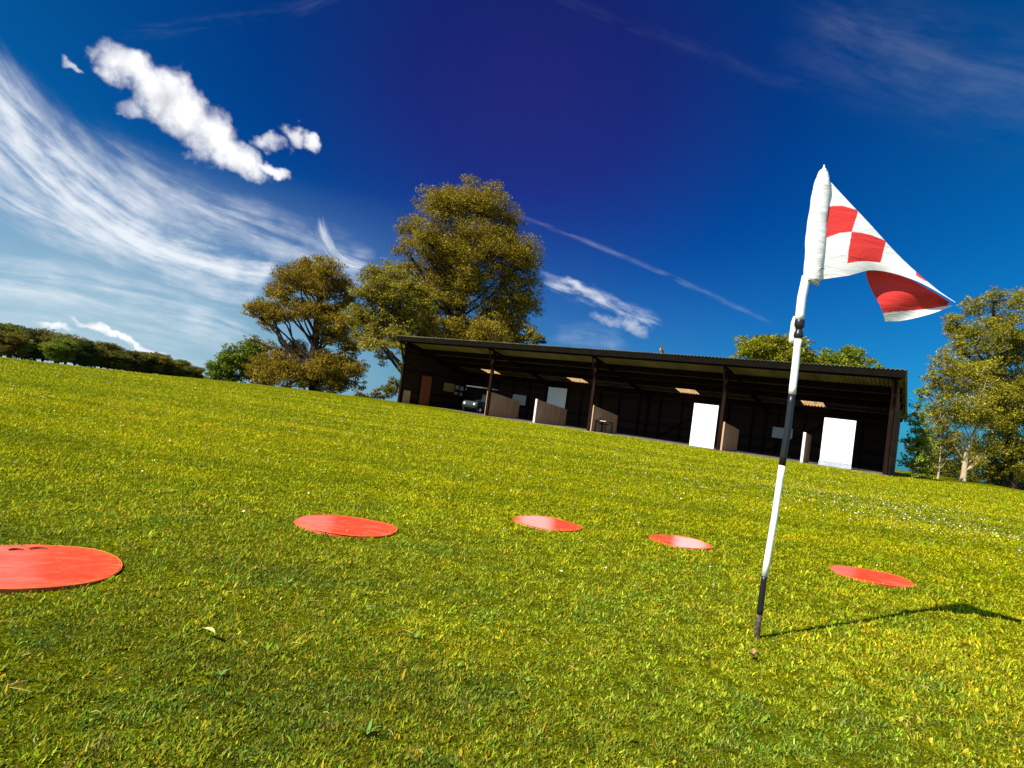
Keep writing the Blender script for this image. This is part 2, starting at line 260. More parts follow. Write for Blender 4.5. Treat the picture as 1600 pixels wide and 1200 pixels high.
  'cB': (0.33, 0.38, 0.03),
  'dens': 0.75,
  'label': 'lower fresh green tree top above the right part of the shed roof',
  'leaf': 0.14,
  'lobes': [(33.5096, 75.1919, 10.2302, 1.1812), (33.3251, 75.0714, 10.1332, 1.1793), (35.3903, 75.3497, 10.7697, 1.2577), (35.0099, 74.1427, 10.5635, 1.2375), (36.6812, 74.0711, 10.1714, 1.0181), (38.8028, 75.4641, 9.9818, 0.6668), (34.7188, 74.0903, 8.4095, 1.8186), (35.1015, 74.5726, 8.4127, 1.8304)],
  'name': 'round_tree',
  'r0': 0.25,
  'seed': 21,
  'trunk': [(36.49, 75.0, -0.8725), (35.8876, 75.0, 5.1552), (35.4038, 75.0, 9.2272)]},
 {'base': (0.0213, 70.0, -0.5575),
  'cA': (0.03, 0.035, 0.006),
  'cB': (0.07, 0.07, 0.01),
  'dens': 0.8,
  'label': 'dark low tree top above the shed roof beneath the largest oak',
  'leaf': 0.12,
  'lobes': [(-0.5917, 70.1413, 7.4105, 0.9641), (0.9951, 70.3424, 7.6418, 0.9669), (2.2537, 69.957, 7.7737, 0.6182), (-2.4379, 69.8093, 6.8106, 0.9596)],
  'name': 'conifer_tree',
  'r0': 0.2,
  'seed': 22,
  'trunk': [(0.0213, 70.0, -0.5575), (-0.3155, 70.0, 2.9273), (-0.8221, 70.0, 6.7215)]}]
FAR = [(-76.76, 101.12, 0.535, 1.59, 3, 'olive and brown tree in the distant wood on the left', 'trees of the distant wood on the left'), (-93.4, 122.6, 0.524, 1.32, 0, 'olive and brown tree in the distant wood on the left', 'trees of the distant wood on the left'), (-82.94, 111.84, 0.562, 1.77, 1, 'olive and brown tree in the distant wood on the left', 'trees of the distant wood on the left'),
 (-97.86, 131.29, 0.578, 1.38, 0, 'olive and brown tree in the distant wood on the left', 'trees of the distant wood on the left'), (-86.71, 119.46, 0.644, 1.39, 0, 'olive and brown tree in the distant wood on the left', 'trees of the distant wood on the left'), (-98.5, 135.96, 0.718, 1.6, 0, 'olive and brown tree in the distant wood on the left', 'trees of the distant wood on the left'),
 (-85.87, 120.54, 0.624, 1.39, 3, 'olive and brown tree in the distant wood on the left', 'trees of the distant wood on the left'), (-107.88, 151.66, 0.8, 1.75, 2, 'olive and brown tree in the distant wood on the left', 'trees of the distant wood on the left'), (-94.6, 136.39, 0.691, 1.55, 4, 'olive and brown tree in the distant wood on the left', 'trees of the distant wood on the left'),
 (-106.94, 154.93, 0.719, 1.6, 0, 'olive and brown tree in the distant wood on the left', 'trees of the distant wood on the left'), (-94.54, 139.77, 0.711, 1.39, 2, 'olive and brown tree in the distant wood on the left', 'trees of the distant wood on the left'), (-110.27, 163.21, 0.691, 1.36, 2, 'olive and brown tree in the distant wood on the left', 'trees of the distant wood on the left'),
 (-93.31, 140.31, 0.615, 1.61, 0, 'olive and brown tree in the distant wood on the left', 'trees of the distant wood on the left'), (-108.47, 163.25, 0.657, 1.76, 0, 'olive and brown tree in the distant wood on the left', 'trees of the distant wood on the left'), (-94.69, 146.49, 0.591, 1.69, 3, 'olive and brown tree in the distant wood on the left', 'trees of the distant wood on the left'),
 (-109.49, 169.78, 0.901, 1.77, 0, 'olive and brown tree in the distant wood on the left', 'trees of the distant wood on the left'), (-100.21, 158.49, 0.741, 1.69, 0, 'olive and brown tree in the distant wood on the left', 'trees of the distant wood on the left'), (-114.2, 180.81, 0.723, 1.65, 2, 'olive and brown tree in the distant wood on the left', 'trees of the distant wood on the left'),
 (-99.02, 159.99, 0.691, 1.53, 2, 'olive and brown tree in the distant wood on the left', 'trees of the distant wood on the left'), (-118.12, 190.55, 0.727, 1.48, 2, 'olive and brown tree in the distant wood on the left', 'trees of the distant wood on the left'), (-98.8, 163.22, 0.638, 1.7, 0, 'olive and brown tree in the distant wood on the left', 'trees of the distant wood on the left'),
 (-115.54, 191.53, 0.781, 1.4, 0, 'olive and brown tree in the distant wood on the left', 'trees of the distant wood on the left'), (-98.71, 165.89, 0.58, 1.6, 0, 'olive and brown tree in the distant wood on the left', 'trees of the distant wood on the left'), (-117.85, 199.73, 0.757, 1.5, 2, 'olive and brown tree in the distant wood on the left', 'trees of the distant wood on the left'),
 (-102.93, 177.22, 0.688, 1.75, 0, 'olive and brown tree in the distant wood on the left', 'trees of the distant wood on the left'), (-122.34, 210.83, 0.702, 1.61, 2, 'olive and brown tree in the distant wood on the left', 'trees of the distant wood on the left'), (-101.46, 177.72, 0.71, 1.79, 1, 'olive and brown tree in the distant wood on the left', 'trees of the distant wood on the left'),
 (-122.28, 217.19, 0.667, 1.32, 2, 'olive and brown tree in the distant wood on the left', 'trees of the distant wood on the left'), (-101.29, 182.27, 0.503, 1.78, 2, 'olive and brown tree in the distant wood on the left', 'trees of the distant wood on the left'), (-122.08, 218.49, 0.72, 1.55, 0, 'olive and brown tree in the distant wood on the left', 'trees of the distant wood on the left'),
 (-102.52, 188.53, 0.668, 1.47, 2, 'olive and brown tree in the distant wood on the left', 'trees of the distant wood on the left'), (-120.59, 222.46, 0.717, 1.34, 2, 'olive and brown tree in the distant wood on the left', 'trees of the distant wood on the left'), (-101.88, 190.66, 0.564, 1.57, 1, 'olive and brown tree in the distant wood on the left', 'trees of the distant wood on the left'),
 (-122.41, 231.24, 0.8, 1.72, 2, 'olive and brown tree in the distant wood on the left', 'trees of the distant wood on the left'), (-103.27, 198.05, 0.57, 1.52, 1, 'olive and brown tree in the distant wood on the left', 'trees of the distant wood on the left'), (-122.05, 235.37, 0.756, 1.77, 2, 'olive and brown tree in the distant wood on the left', 'trees of the distant wood on the left'),
 (-99.79, 196.06, 0.739, 1.68, 0, 'olive and brown tree in the distant wood on the left', 'trees of the distant wood on the left'), (-122.95, 239.96, 0.851, 1.74, 0, 'olive and brown tree in the distant wood on the left', 'trees of the distant wood on the left'), (-104.38, 210.05, 0.691, 1.8, 1, 'olive and brown tree in the distant wood on the left', 'trees of the distant wood on the left'),
 (-117.75, 236.6, 0.797, 1.58, 2, 'olive and brown tree in the distant wood on the left', 'trees of the distant wood on the left'), (-100.14, 204.81, 0.632, 1.79, 0, 'olive and brown tree in the distant wood on the left', 'trees of the distant wood on the left'), (-122.69, 252.42, 0.695, 1.78, 2, 'olive and brown tree in the distant wood on the left', 'trees of the distant wood on the left'),
 (-100.76, 209.93, 0.595, 1.46, 3, 'olive and brown tree in the distant wood on the left', 'trees of the distant wood on the left'), (-122.74, 256.28, 0.592, 1.71, 0, 'olive and brown tree in the distant wood on the left', 'trees of the distant wood on the left'), (-99.16, 212.33, 0.594, 1.34, 1, 'olive and brown tree in the distant wood on the left', 'trees of the distant wood on the left'),
 (-119.45, 255.62, 0.671, 1.68, 2, 'olive and brown tree in the distant wood on the left', 'trees of the distant wood on the left'), (-103.43, 225.03, 0.545, 1.45, 0, 'olive and brown tree in the distant wood on the left', 'trees of the distant wood on the left'), (-122.36, 265.61, 0.515, 1.53, 0, 'olive and brown tree in the distant wood on the left', 'trees of the distant wood on the left'),
 (-102.63, 226.79, 0.548, 1.76, 0, 'olive and brown tree in the distant wood on the left', 'trees of the distant wood on the left'), (-119.6, 266.62, 0.479, 1.42, 0, 'olive and brown tree in the distant wood on the left', 'trees of the distant wood on the left'), (-102.81, 231.49, 0.477, 1.41, 1, 'olive and brown tree in the distant wood on the left', 'trees of the distant wood on the left'),
 (-116.07, 264.36, 0.329, 1.77, 2, 'olive and brown tree in the distant wood on the left', 'trees of the distant wood on the left'), (-62.99, 98.0, 0.47, 1.25, 3, 'lighter green rounded tree standing forward of the distant wood', 'front trees of the distant wood'),
 (-60.34, 100.0, 0.417, 1.0, 4, 'darkest tree standing forward of the distant wood beside the lighter green one', 'front trees of the distant wood'), (-68.55, 96.0, 0.449, 1.3, 0, 'broad brown tree in front of the distant wood near the left edge', 'front trees of the distant wood')]
FARCOL = [((0.0945, 0.0756, 0.0126), (0.21000000000000002, 0.17850000000000002, 0.0252)), ((0.084, 0.084, 0.0126), (0.189, 0.189, 0.0252)), ((0.063, 0.058800000000000005, 0.0126), (0.14700000000000002, 0.1155, 0.0252)), ((0.10500000000000001, 0.14700000000000002, 0.016800000000000002), (0.273, 0.29400000000000004, 0.0315)), ((0.0252, 0.0462, 0.0126), (0.084, 0.10500000000000001, 0.021))]
GRASS_N = 2500000
GRAMP = [(0.3, (0.17, 0.195, 0.004)), (0.45, (0.26, 0.285, 0.003)), (0.56, (0.38, 0.375, 0.003)), (0.7, (0.48, 0.39, 0.006))]
DRY = (0.32, 0.21, 0.012)
SKYC = (1.711, 24.853)
GR0 = (1, 1, 1)
GR1 = (1, 1, 1)
GR2 = (1, 1, 1)
GR3 = (1, 1, 1)
GR4 = (1, 1, 1)
STREAKS = [((-40.078, 15.524), (-19.186, 7.554), -2.4, 3.0, 1, 0.08, 0.72, 1.0, 0.5, 0.07, 1.6, (0.1, 0.06)), ((-33.556, 13.526), (-11.43, 9.164), -0.8, 2.2, 2, 0.1, 0.95, 0.8, 0.6, 0.08, 1.4, (0.25, 0.1)), ((-39.493, 11.046), (-28.187, 7.412), -1.0, 1.8, 3, 0.1, 0.9, 0.95, 0.8, 0.09, 1.2, (0.1, 0.25)), ((-16.852, 12.169), (-12.456, 9.246), -1.1, 0.75, 4, 0.12, 0.8, 0.9, 2.0, 0.2, 0.6, (0.15, 0.15)),
 ((-38.553, 3.588), (-18.823, 2.161), 0.8, 2.2, 5, 0.1, 1.0, 0.75, 1.0, 0.1, 2.0, (0.1, 0.2)), ((-38.203, 0.764), (-20.775, -0.6), 0.5, 2.0, 6, 0.1, 1.0, 0.45, 0.8, 0.08, 2.0, (0.1, 0.2)), ((-2.948, 15.503), (21.243, 8.17), 0.6, 0.26, 7, 0.1, 1.3, 0.242, 2.5, 0.35, 0.7, (0.15, 0.15)), ((0.394, 10.544), (12.738, 7.2), 0.3, 1.0, 8, 0.2, 0.95, 0.85, 1.0, 0.25, 1.6, (0.2, 0.25)),
 ((-2.244, 31.116), (24.242, 24.102), 0.5, 0.7, 9, 0.15, 1.3, 0.025, 1.5, 0.2, 2.0, (0.2, 0.2)), ((18.991, 29.533), (37.604, 23.287), 0.0, 3.2, 13, 0.0, 1.2, 0.09, 0.6, 0.1, 2.0, (0.2, 0.2)), ((-12.682, 30.253), (-35.169, 19.702), 0.2, 0.8, 10, 0.3, 1.3, 0.06, 1.5, 0.2, 2.0, (0.2, 0.2)), ((2.552, 6.262), (9.843, 6.11), 0.0, 1.4, 12, 0.1, 1.2, 0.3, 1.0, 0.2, 1.0, (0.3, 0.3))]
BLOBS = [(-31.063, 19.205, 2.6, 1.56, -0.4188790204786391, 1.0), (-29.318, 18.425, 2.86, 1.872, -0.5, 1.0), (-27.272, 17.403, 2.704, 1.872, -0.6, 1.0), (-25.157, 16.352, 2.6, 1.872, -0.5, 1.0), (-23.236, 15.486, 2.34, 1.352, -0.4, 1.0), (-20.854, 14.991, 1.664, 0.676, -0.35, 1.0), (-30.444, 16.893, 1.144, 0.624, -0.3, 0.45), (-21.13, 16.868, 1.352, 0.624, 0.1, 0.6),
 (-19.728, 17.934, 1.352, 0.728, -0.2, 0.75), (-18.143, 17.653, 1.04, 0.468, -0.4, 0.8), (-34.407, 18.272, 0.624, 0.312, -0.2, 0.5), (-29.181, 1.091, 3.64, 0.416, -0.25, 0.9), (-32.864, 1.194, 1.56, 0.312, -0.2, 0.7), (4.435, 9.859, 2.08, 0.468, -0.3, 0.4), (8.352, 7.74, 2.6, 0.572, -0.3, 0.4)]
# ------------------------------------------------------------------ node helpers
class N:
    """a socket (or number) with arithmetic"""
    def __init__(s, nt, v): s.nt = nt; s.v = v
    def _m(s, op, *a):
        n = s.nt.nodes.new('ShaderNodeMath'); n.operation = op
        for i, x in enumerate(a):
            x = x.v if isinstance(x, N) else x
            if isinstance(x, (int, float)): n.inputs[i].default_value = x
            else: s.nt.links.new(x, n.inputs[i])
        return N(s.nt, n.outputs[0])
    def __add__(s, o): return s._m('ADD', s, o)
    __radd__ = __add__
    def __sub__(s, o): return s._m('SUBTRACT', s, o)
    def __rsub__(s, o): return s._m('SUBTRACT', o, s)
    def __mul__(s, o): return s._m('MULTIPLY', s, o)
    __rmul__ = __mul__
    def __truediv__(s, o): return s._m('DIVIDE', s, o)
    def __pow__(s, o): return s._m('POWER', s, o)
    def max(s, o): return s._m('MAXIMUM', s, o)
    def min(s, o): return s._m('MINIMUM', s, o)
    def exp(s): return s._m('EXPONENT', s)
    def clamp(s): return s.max(0.).min(1.)
    def sstep(s, a, b):
        n = s.nt.nodes.new('ShaderNodeMapRange'); n.interpolation_type = 'SMOOTHSTEP'
        s.nt.links.new(s.v, n.inputs[0]); n.inputs[1].default_value = a; n.inputs[2].default_value = b
        return N(s.nt, n.outputs[0])
def vec(nt, x, y, z=0.):
    c = nt.nodes.new('ShaderNodeCombineXYZ')
    for i, q in enumerate((x, y, z)):
        q = q.v if isinstance(q, N) else q
        if isinstance(q, (int, float)): c.inputs[i].default_value = q
        else: nt.links.new(q, c.inputs[i])
    return c.outputs[0]
def noise(nt, v, scale, detail=4, rough=.55, dist=0., out=0):
    n = nt.nodes.new('ShaderNodeTexNoise'); n.inputs['Scale'].default_value = scale; n.inputs['Detail'].default_value = detail
    n.inputs['Roughness'].default_value = rough; n.inputs['Distortion'].default_value = dist
    if v is not None: nt.links.new(v, n.inputs['Vector'])
    return N(nt, n.outputs[out])
def ramp(nt, fac, stops, interp='LINEAR'):
    n = nt.nodes.new('ShaderNodeValToRGB'); n.color_ramp.interpolation = interp
    e = n.color_ramp.elements
    while len(e) < len(stops): e.new(.5)
    for i, (p, c) in enumerate(stops): e[i].position = p; e[i].color = (*c, 1)
    nt.links.new(fac.v if isinstance(fac, N) else fac, n.inputs[0]); return n.outputs[0]
def mixc(nt, f, a, b, mode='MIX'):
    n = nt.nodes.new('ShaderNodeMix'); n.data_type = 'RGBA'; n.blend_type = mode
    for k, x in ((0, f), (6, a), (7, b)):
        x = x.v if isinstance(x, N) else x
        if isinstance(x, (int, float)): n.inputs[k].default_value = x
        elif isinstance(x, tuple): n.inputs[k].default_value = (*x, 1)
        else: nt.links.new(x, n.inputs[k])
    return n.outputs[2]
# ------------------------------------------------------------------ world
sc.cycles.max_bounces = 8; sc.cycles.diffuse_bounces = 3; sc.cycles.transmission_bounces = 4; sc.cycles.glossy_bounces = 2
w = bpy.data.worlds.new('World'); sc.world = w; w.use_nodes = True; nt = w.node_tree
w.cycles.sampling_method = 'MANUAL'; w.cycles.sample_map_resolution = 256
bg = nt.nodes['Background']; bg.inputs['Strength'].default_value = .1
sky = nt.nodes.new('ShaderNodeTexSky'); sky.sky_type = 'NISHITA'; sky.sun_disc = False
sky.sun_elevation = SUN_EL; sky.sun_rotation = math.atan2(sund.x, sund.y); sky.air_density = 1.; sky.dust_density = .4; sky.ozone_density = 2.
tc = nt.nodes.new('ShaderNodeTexCoord'); sep = nt.nodes.new('ShaderNodeSeparateXYZ')
nt.links.new(tc.outputs['Generated'], sep.inputs[0])
dx, dy, dz = (N(nt, sep.outputs[i]) for i in range(3))
az = dx._m('ARCTAN2', dx, dy) * 57.29578
el = dx._m('ARCSINE', dz.max(-1.).min(1.)) * 57.29578
# polarised sky: darkest about 90 degrees from the sun, paler towards the horizon
fa = (az + SKYC[0]) ; fe = el - SKYC[1]
dist = ((fa * fa) * .55 + fe * fe) ** .5
grade = ramp(nt, dist / 120., [(0, (.065, .055, .27)), (.06, (.04, .055, .27)), (.13, (.002, .105, .33)), (.25, (.004, .21, .42)), (.5, (.1, .4, .65)), (1, (.8, .9, 1.))])
blue = mixc(nt, 1., sky.outputs[0], grade, 'MULTIPLY')
hz = (1. - el / 17.).clamp() ** 2.0
blue = mixc(nt, hz * (.12 + .88 * (1. - (az + 40.) / 60.).clamp()), blue, (1.2, 2.45, 3.35))
blue = mixc(nt, (1. - el / 15.).clamp() * (1. - (az + 30.) / 25.).clamp() * .55, blue, (2.9, 3.7, 4.1))
p2 = vec(nt, az, el)
nw1 = noise(nt, p2, .12, 3) - .5
nw2 = noise(nt, vec(nt, az + 40., el + 17.), .12, 3) - .5
def streak(A, B, curve, w_, s0, lo, hi, amp, fy=1.0, fx=.12, warp=3.0, ends=(.08, .2)):
    """a wind-drawn cirrus streak from A to B (azimuth, elevation)"""
    L = math.hypot(B[0] - A[0], B[1] - A[1]); ux, uy = (B[0] - A[0]) / L, (B[1] - A[1]) / L
    X = az - A[0] + nw1 * warp * .5; Y = el - A[1] + nw2 * warp * .5
    p = (X * ux + Y * uy) / L; q = Y * ux - X * uy
    q = q - curve * 4. * p * (1. - p)
    env = ((q * q) * (-1. / (w_ * w_))).exp() * p.sstep(-ends[0], ends[0]) * (1. - p.sstep(1. - ends[1], 1.))
    n = noise(nt, vec(nt, p * L * fx, q * fy, s0), 1., 5, .6, .6)
    n2 = noise(nt, vec(nt, p * L * .5, q * 1.2, s0 + 5), .6, 4, .6)
    return (env * (.5 + 1.3 * (n * .6 + n2 * .4 - .5).max(-.35) * 2.0)).sstep(lo, hi) * amp
cl = None
for a in STREAKS:
    s = streak(*a); cl = s if cl is None else cl.max(s)
cu = None
jx = noise(nt, vec(nt, az, el, 3.), .45, 6, .55) - .5; jy = noise(nt, vec(nt, az, el, 9.), .45, 6, .55) - .5
ax2 = az + jx * 3.2; ey2 = el + jy * 3.2
for (ca, ce, rx, ry, rot, k) in BLOBS:
    X = ax2 - ca; Y = ey2 - ce; c, s_ = math.cos(rot), math.sin(rot)
    u = (X * c + Y * s_) / rx; v = (Y * c - X * s_) / ry
    d = (1. - (u * u + v * v)) * k
    cu = d if cu is None else cu.max(d)
cuf = noise(nt, p2, .6, 7, .5) - .5
cud = (cu + cuf * 1.25).sstep(-.12, 1.0)
cus = noise(nt, vec(nt, az + .35, el - .5), .55, 3, .5)
shade = (.86 + .9 * (cus - .5) + cu * .12).max(.66).min(1.)
col = mixc(nt, cl.clamp(), blue, (4.3, 4.6, 5.0))
cumc = vec(nt, shade * 5.5, shade * 5.55, shade * 5.75)
col = mixc(nt, cud, col, cumc)
nt.links.new(col, bg.inputs[0])
# ------------------------------------------------------------------ object helpers
C = sc.collection
def tag(o, label=None, cat=None, group=None, kind=None):
    if label: o['label'] = label
    if cat: o['category'] = cat
    if group: o['group'] = group
    if kind: o['kind'] = kind
    return o
def empty(name, loc=(0, 0, 0), rz=0., **k):
    o = bpy.data.objects.new(name, None); C.objects.link(o); o.location = loc; o.rotation_euler = (0, 0, rz); o.empty_display_size = .2
    return tag(o, **k)
def copy_tree(o, parent=None):
    c = o.copy(); C.objects.link(c); c.parent = parent
    for ch in list(o.children): copy_tree(ch, c)
    return c
def mesh_obj(name, V, F, mat, parent=None, smooth=False, cols=None):
    """F: list of faces, or numpy (n,k) array"""
    me = bpy.data.meshes.new(name)
    if isinstance(F, np.ndarray):
        V = np.asarray(V, np.float32); n, k = F.shape
        me.vertices.add(len(V)); me.vertices.foreach_set('co', V.ravel())
        me.loops.add(n * k); me.loops.foreach_set('vertex_index', F.astype(np.int32).ravel())
        me.polygons.add(n); me.polygons.foreach_set('loop_start', np.arange(0, n * k, k, dtype=np.int32))
        me.polygons.foreach_set('loop_total', np.full(n, k, np.int32)); me.update(calc_edges=True)
    else:
        me.from_pydata([tuple(v) for v in V], [], F)
    if cols is not None:
        at = me.color_attributes.new('tint', 'FLOAT_COLOR', 'POINT')
        cc = np.ones((len(V), 4), np.float32); cc[:, :3] = cols; at.data.foreach_set('color', cc.ravel())
    if smooth: me.polygons.foreach_set('use_smooth', np.ones(len(me.polygons), bool))
    me.materials.append(mat)
    o = bpy.data.objects.new(name, me); C.objects.link(o); o.parent = parent
    return o
class MB:
    def __init__(s): s.V = []; s.F = []
    def add(s, V, F):
        b = len(s.V); s.V += [tuple(v) for v in V]; s.F += [tuple(i + b for i in f) for f in F]; return s
    def box(s, x0, x1, y0, y1, z0, z1, M=None):
        v = [Vector((x, y, z)) for z in (z0, z1) for x, y in ((x0, y0), (x1, y0), (x1, y1), (x0, y1))]
        if M: v = [M @ q for q in v]
        return s.add(v, [(3, 2, 1, 0), (4, 5, 6, 7), (0, 1, 5, 4), (1, 2, 6, 5), (2, 3, 7, 6), (3, 0, 4, 7)])
    def tube(s, path, rad, n=12, flat=1., cap=True):
        path = [Vector(p) for p in path]; rings = []
        for i, p in enumerate(path):
            t = (path[min(i + 1, len(path) - 1)] - path[max(i - 1, 0)]).normalized()
            a = Vector((0, 1, 0)) if abs(t.y) < .9 else Vector((1, 0, 0))
            u = t.cross(a).normalized(); v = t.cross(u)
            r = rad[i] if hasattr(rad, '__len__') else rad
            ru, rv = r if hasattr(r, '__len__') else (r, r * flat)
            rings.append([p + u * (ru * math.cos(2 * math.pi * k / n)) + v * (rv * math.sin(2 * math.pi * k / n)) for k in range(n)])
        F = []
        for i in range(len(rings) - 1):
            for k in range(n):
                F.append((i * n + k, i * n + (k + 1) % n, (i + 1) * n + (k + 1) % n, (i + 1) * n + k))
        if cap: F.append(tuple(range(n - 1, -1, -1))); F.append(tuple((len(rings) - 1) * n + k for k in range(n)))
        return s.add([q for r in rings for q in r], F)
    def prism(s, pts, y0, y1, M=None):
        """polygon in x,z extruded along y"""
        n = len(pts); v = [Vector((x, y0, z)) for x, z in pts] + [Vector((x, y1, z)) for x, z in pts]
        if M: v = [M @ q for q in v]
        return s.add(v, [tuple(range(n)), tuple(range(2 * n - 1, n - 1, -1))] + [(k, k + n, (k + 1) % n + n, (k + 1) % n) for k in range(n)])
    def build(s, name, mat, parent=None, smooth=False, bevel=0., **k):
        o = mesh_obj(name, s.V, s.F, mat, parent, smooth)
        if bevel:
            m = o.modifiers.new('b', 'BEVEL'); m.width = bevel; m.segments = 2; m.limit_method = 'ANGLE'
        return tag(o, **k)
def material(name):
    m = bpy.data.materials.new(name); m.use_nodes = True
    return m, m.node_tree, m.node_tree.nodes['Principled BSDF']
def simple(name, base, rough=.6, var=.25, scale=6., bump=0., bscale=40., metal=0., stretch=(1, 1, 1)):
    m, nt, b = material(name)
    t = nt.nodes.new('ShaderNodeTexCoord'); mp = nt.nodes.new('ShaderNodeMapping'); mp.inputs['Scale'].default_value = stretch
    nt.links.new(t.outputs['Object'], mp.inputs[0])
    n = noise(nt, mp.outputs[0], scale, 6, .6)
    lo = tuple(c * (1 - var) for c in base); hi = tuple(min(1, c * (1 + var)) for c in base)
    nt.links.new(ramp(nt, n, [(.3, lo), (.7, hi)]), b.inputs['Base Color'])
    b.inputs['Roughness'].default_value = rough; b.inputs['Metallic'].default_value = metal; b.inputs['Specular IOR Level'].default_value = .03 if max(base) < .1 and rough > .5 else .4
    if bump:
        bn = nt.nodes.new('ShaderNodeBump'); bn.inputs['Strength'].default_value = bump; bn.inputs['Distance'].default_value = .01
        nt.links.new(noise(nt, mp.outputs[0], bscale, 4).v, bn.inputs['Height']); nt.links.new(bn.outputs[0], b.inputs['Normal'])
    return m
def board_mat(name, base, rough=.75, pitch=.15, axis=2, var=.35, gap=.1):
    """weathered boards: pitch m wide, running across `axis`"""
    m, nt, b = material(name)
    t = nt.nodes.new('ShaderNodeTexCoord'); s = nt.nodes.new('ShaderNodeSeparateXYZ'); nt.links.new(t.outputs['Object'], s.inputs[0])
    a = N(nt, s.outputs[axis]) / pitch
    fr = a._m('FRACT', a); idx = a._m('FLOOR', a)
    wn = nt.nodes.new('ShaderNodeTexWhiteNoise'); wn.noise_dimensions = '1D'; nt.links.new(idx.v, wn.inputs['W'])
    mp = nt.nodes.new('ShaderNodeMapping'); sc_ = [1.5, 1.5, 1.5]; sc_[axis] = 25; mp.inputs['Scale'].default_value = sc_
    nt.links.new(t.outputs['Object'], mp.inputs[0])
    f = N(nt, wn.outputs['Value']) * .5 + noise(nt, mp.outputs[0], 2., 6, .65) * .6
    lo = tuple(c * (1 - var) for c in base); hi = tuple(min(1, c * (1 + var)) for c in base)
    c = ramp(nt, f, [(.25, lo), (.85, hi)])
    g = (1. - fr.sstep(0, gap))
    c = mixc(nt, g * .8, c, tuple(q * .15 for q in base))
    nt.links.new(c, b.inputs['Base Color']); b.inputs['Roughness'].default_value = rough; b.inputs['Specular IOR Level'].default_value = .15
    bn = nt.nodes.new('ShaderNodeBump'); bn.inputs['Strength'].default_value = .6; bn.inputs['Distance'].default_value = .02
    nt.links.new((fr.sstep(0, gap) + f * .2).v, bn.inputs['Height']); nt.links.new(bn.outputs[0], b.inputs['Normal'])
    return m
# ------------------------------------------------------------------ terrain
ZF = .13
rng = np.random.default_rng(7)
def sst(a, b, x):
    t = np.clip((x - a) / (b - a), 0, 1); return t * t * (3 - 2 * t)
def gz(x, y):
    x = np.asarray(x, float); y = np.asarray(y, float)
    r = np.hypot(x, y); a = np.degrees(np.arctan2(x, y))
    r0 = 31 + 14 * sst(-34, -14, a) - 0 * a
    r0 = np.where(a > 20, 45 - 12 * sst(32, 40, a), r0)
    z = .13 * sst(4, 20, r) - .0235 * np.maximum(0, r - r0)
    z = z + .02 * np.sin(x * .55 + 1.3) * np.sin(y * .47) * sst(5, 12, r) * (1 - sst(20, 26, r))
    z = z + .05 * np.exp(-((np.abs(a + 12) / 9) ** 2)) * np.exp(-((r - 38) / 6) ** 2)
    return z
def grass_nodes(nt, pos):
    """shared colour of the lawn from world position"""
    n1 = noise(nt, pos, .35, 5, .6)
    n2 = noise(nt, pos, 2.6, 5, .65)
    mp = nt.nodes.new('ShaderNodeMapping'); mp.inputs['Rotation'].default_value = (0, 0, R_(36.5)); mp.inputs['Scale'].default_value = (.12, .9, 1)
    nt.links.new(pos, mp.inputs[0]); n3 = noise(nt, mp.outputs[0], 1., 5, .6)
    f = n1 * .25 + n2 * .3 + n3 * .45 + (n3 - .5) * .25
    c = ramp(nt, f, GRAMP)
    dry = noise(nt, pos, 5.5, 4, .6).sstep(.58, .72)
    return mixc(nt, dry * .42, c, DRY), f
def make_ground():
    rad = [0.] + list(np.geomspace(.4, 2500, 230)); na = 480
    rr, aa = np.meshgrid(rad[1:], np.linspace(0, 2 * np.pi, na, endpoint=False), indexing='ij')
    x = (rr * np.sin(aa)).ravel(); y = (rr * np.cos(aa)).ravel(); z = gz(x, y)
    V = np.vstack([np.stack([x, y, z], 1), [[0, 0, float(gz(0., 0.))]]])
    i, k = np.meshgrid(np.arange(len(rad) - 2), np.arange(na), indexing='ij'); i = i.ravel(); k = k.ravel(); k2 = (k + 1) % na
    F = np.stack([i * na + k, i * na + k2, (i + 1) * na + k2, (i + 1) * na + k], 1)[:, ::-1]
    m, nt, b = material('lawn soil and turf')
    g = nt.nodes.new('ShaderNodeNewGeometry'); c, f = grass_nodes(nt, g.outputs['Position'])
    fine = noise(nt, g.outputs['Position'], 60, 5, .7)
    fine2 = noise(nt, g.outputs['Position'], 9, 6, .7)
    c2 = mixc(nt, (fine * .5 + fine2 * .5).sstep(.38, .7), (.035, .045, .002), c)
    nt.links.new(c2, b.inputs['Base Color']); b.inputs['Roughness'].default_value = 1.; b.inputs['Specular IOR Level'].default_value = 0.
    bn = nt.nodes.new('ShaderNodeBump'); bn.inputs['Strength'].default_value = 1.; bn.inputs['Distance'].default_value = .05
    nt.links.new((fine * .3 + fine2).v, bn.inputs['Height']); nt.links.new(bn.outputs[0], b.inputs['Normal'])
    o = mesh_obj('ground', V, F, m, smooth=True)
    tag(o, 'gently rising green lawn reaching to the trees', kind='structure')
    # close the centre
    import bmesh
    bm = bmesh.new(); bm.from_mesh(o.data); bm.verts.ensure_lookup_table()
    c0 = bm.verts[len(V) - 1]
    for k in range(na): bm.faces.new((c0, bm.verts[(k + 1) % na], bm.verts[k]))
    bm.normal_update(); bm.to_mesh(o.data); bm.free()
make_ground()
DISC_XY = [(d[0], d[1], d[3] / 2) for d in DISCS]
def off_discs(x, y, pad=0.):
    ok = np.ones(len(x), bool)
    for (a, b, r) in DISC_XY: ok &= np.hypot(x - a, y - b) > r + pad
    return ok
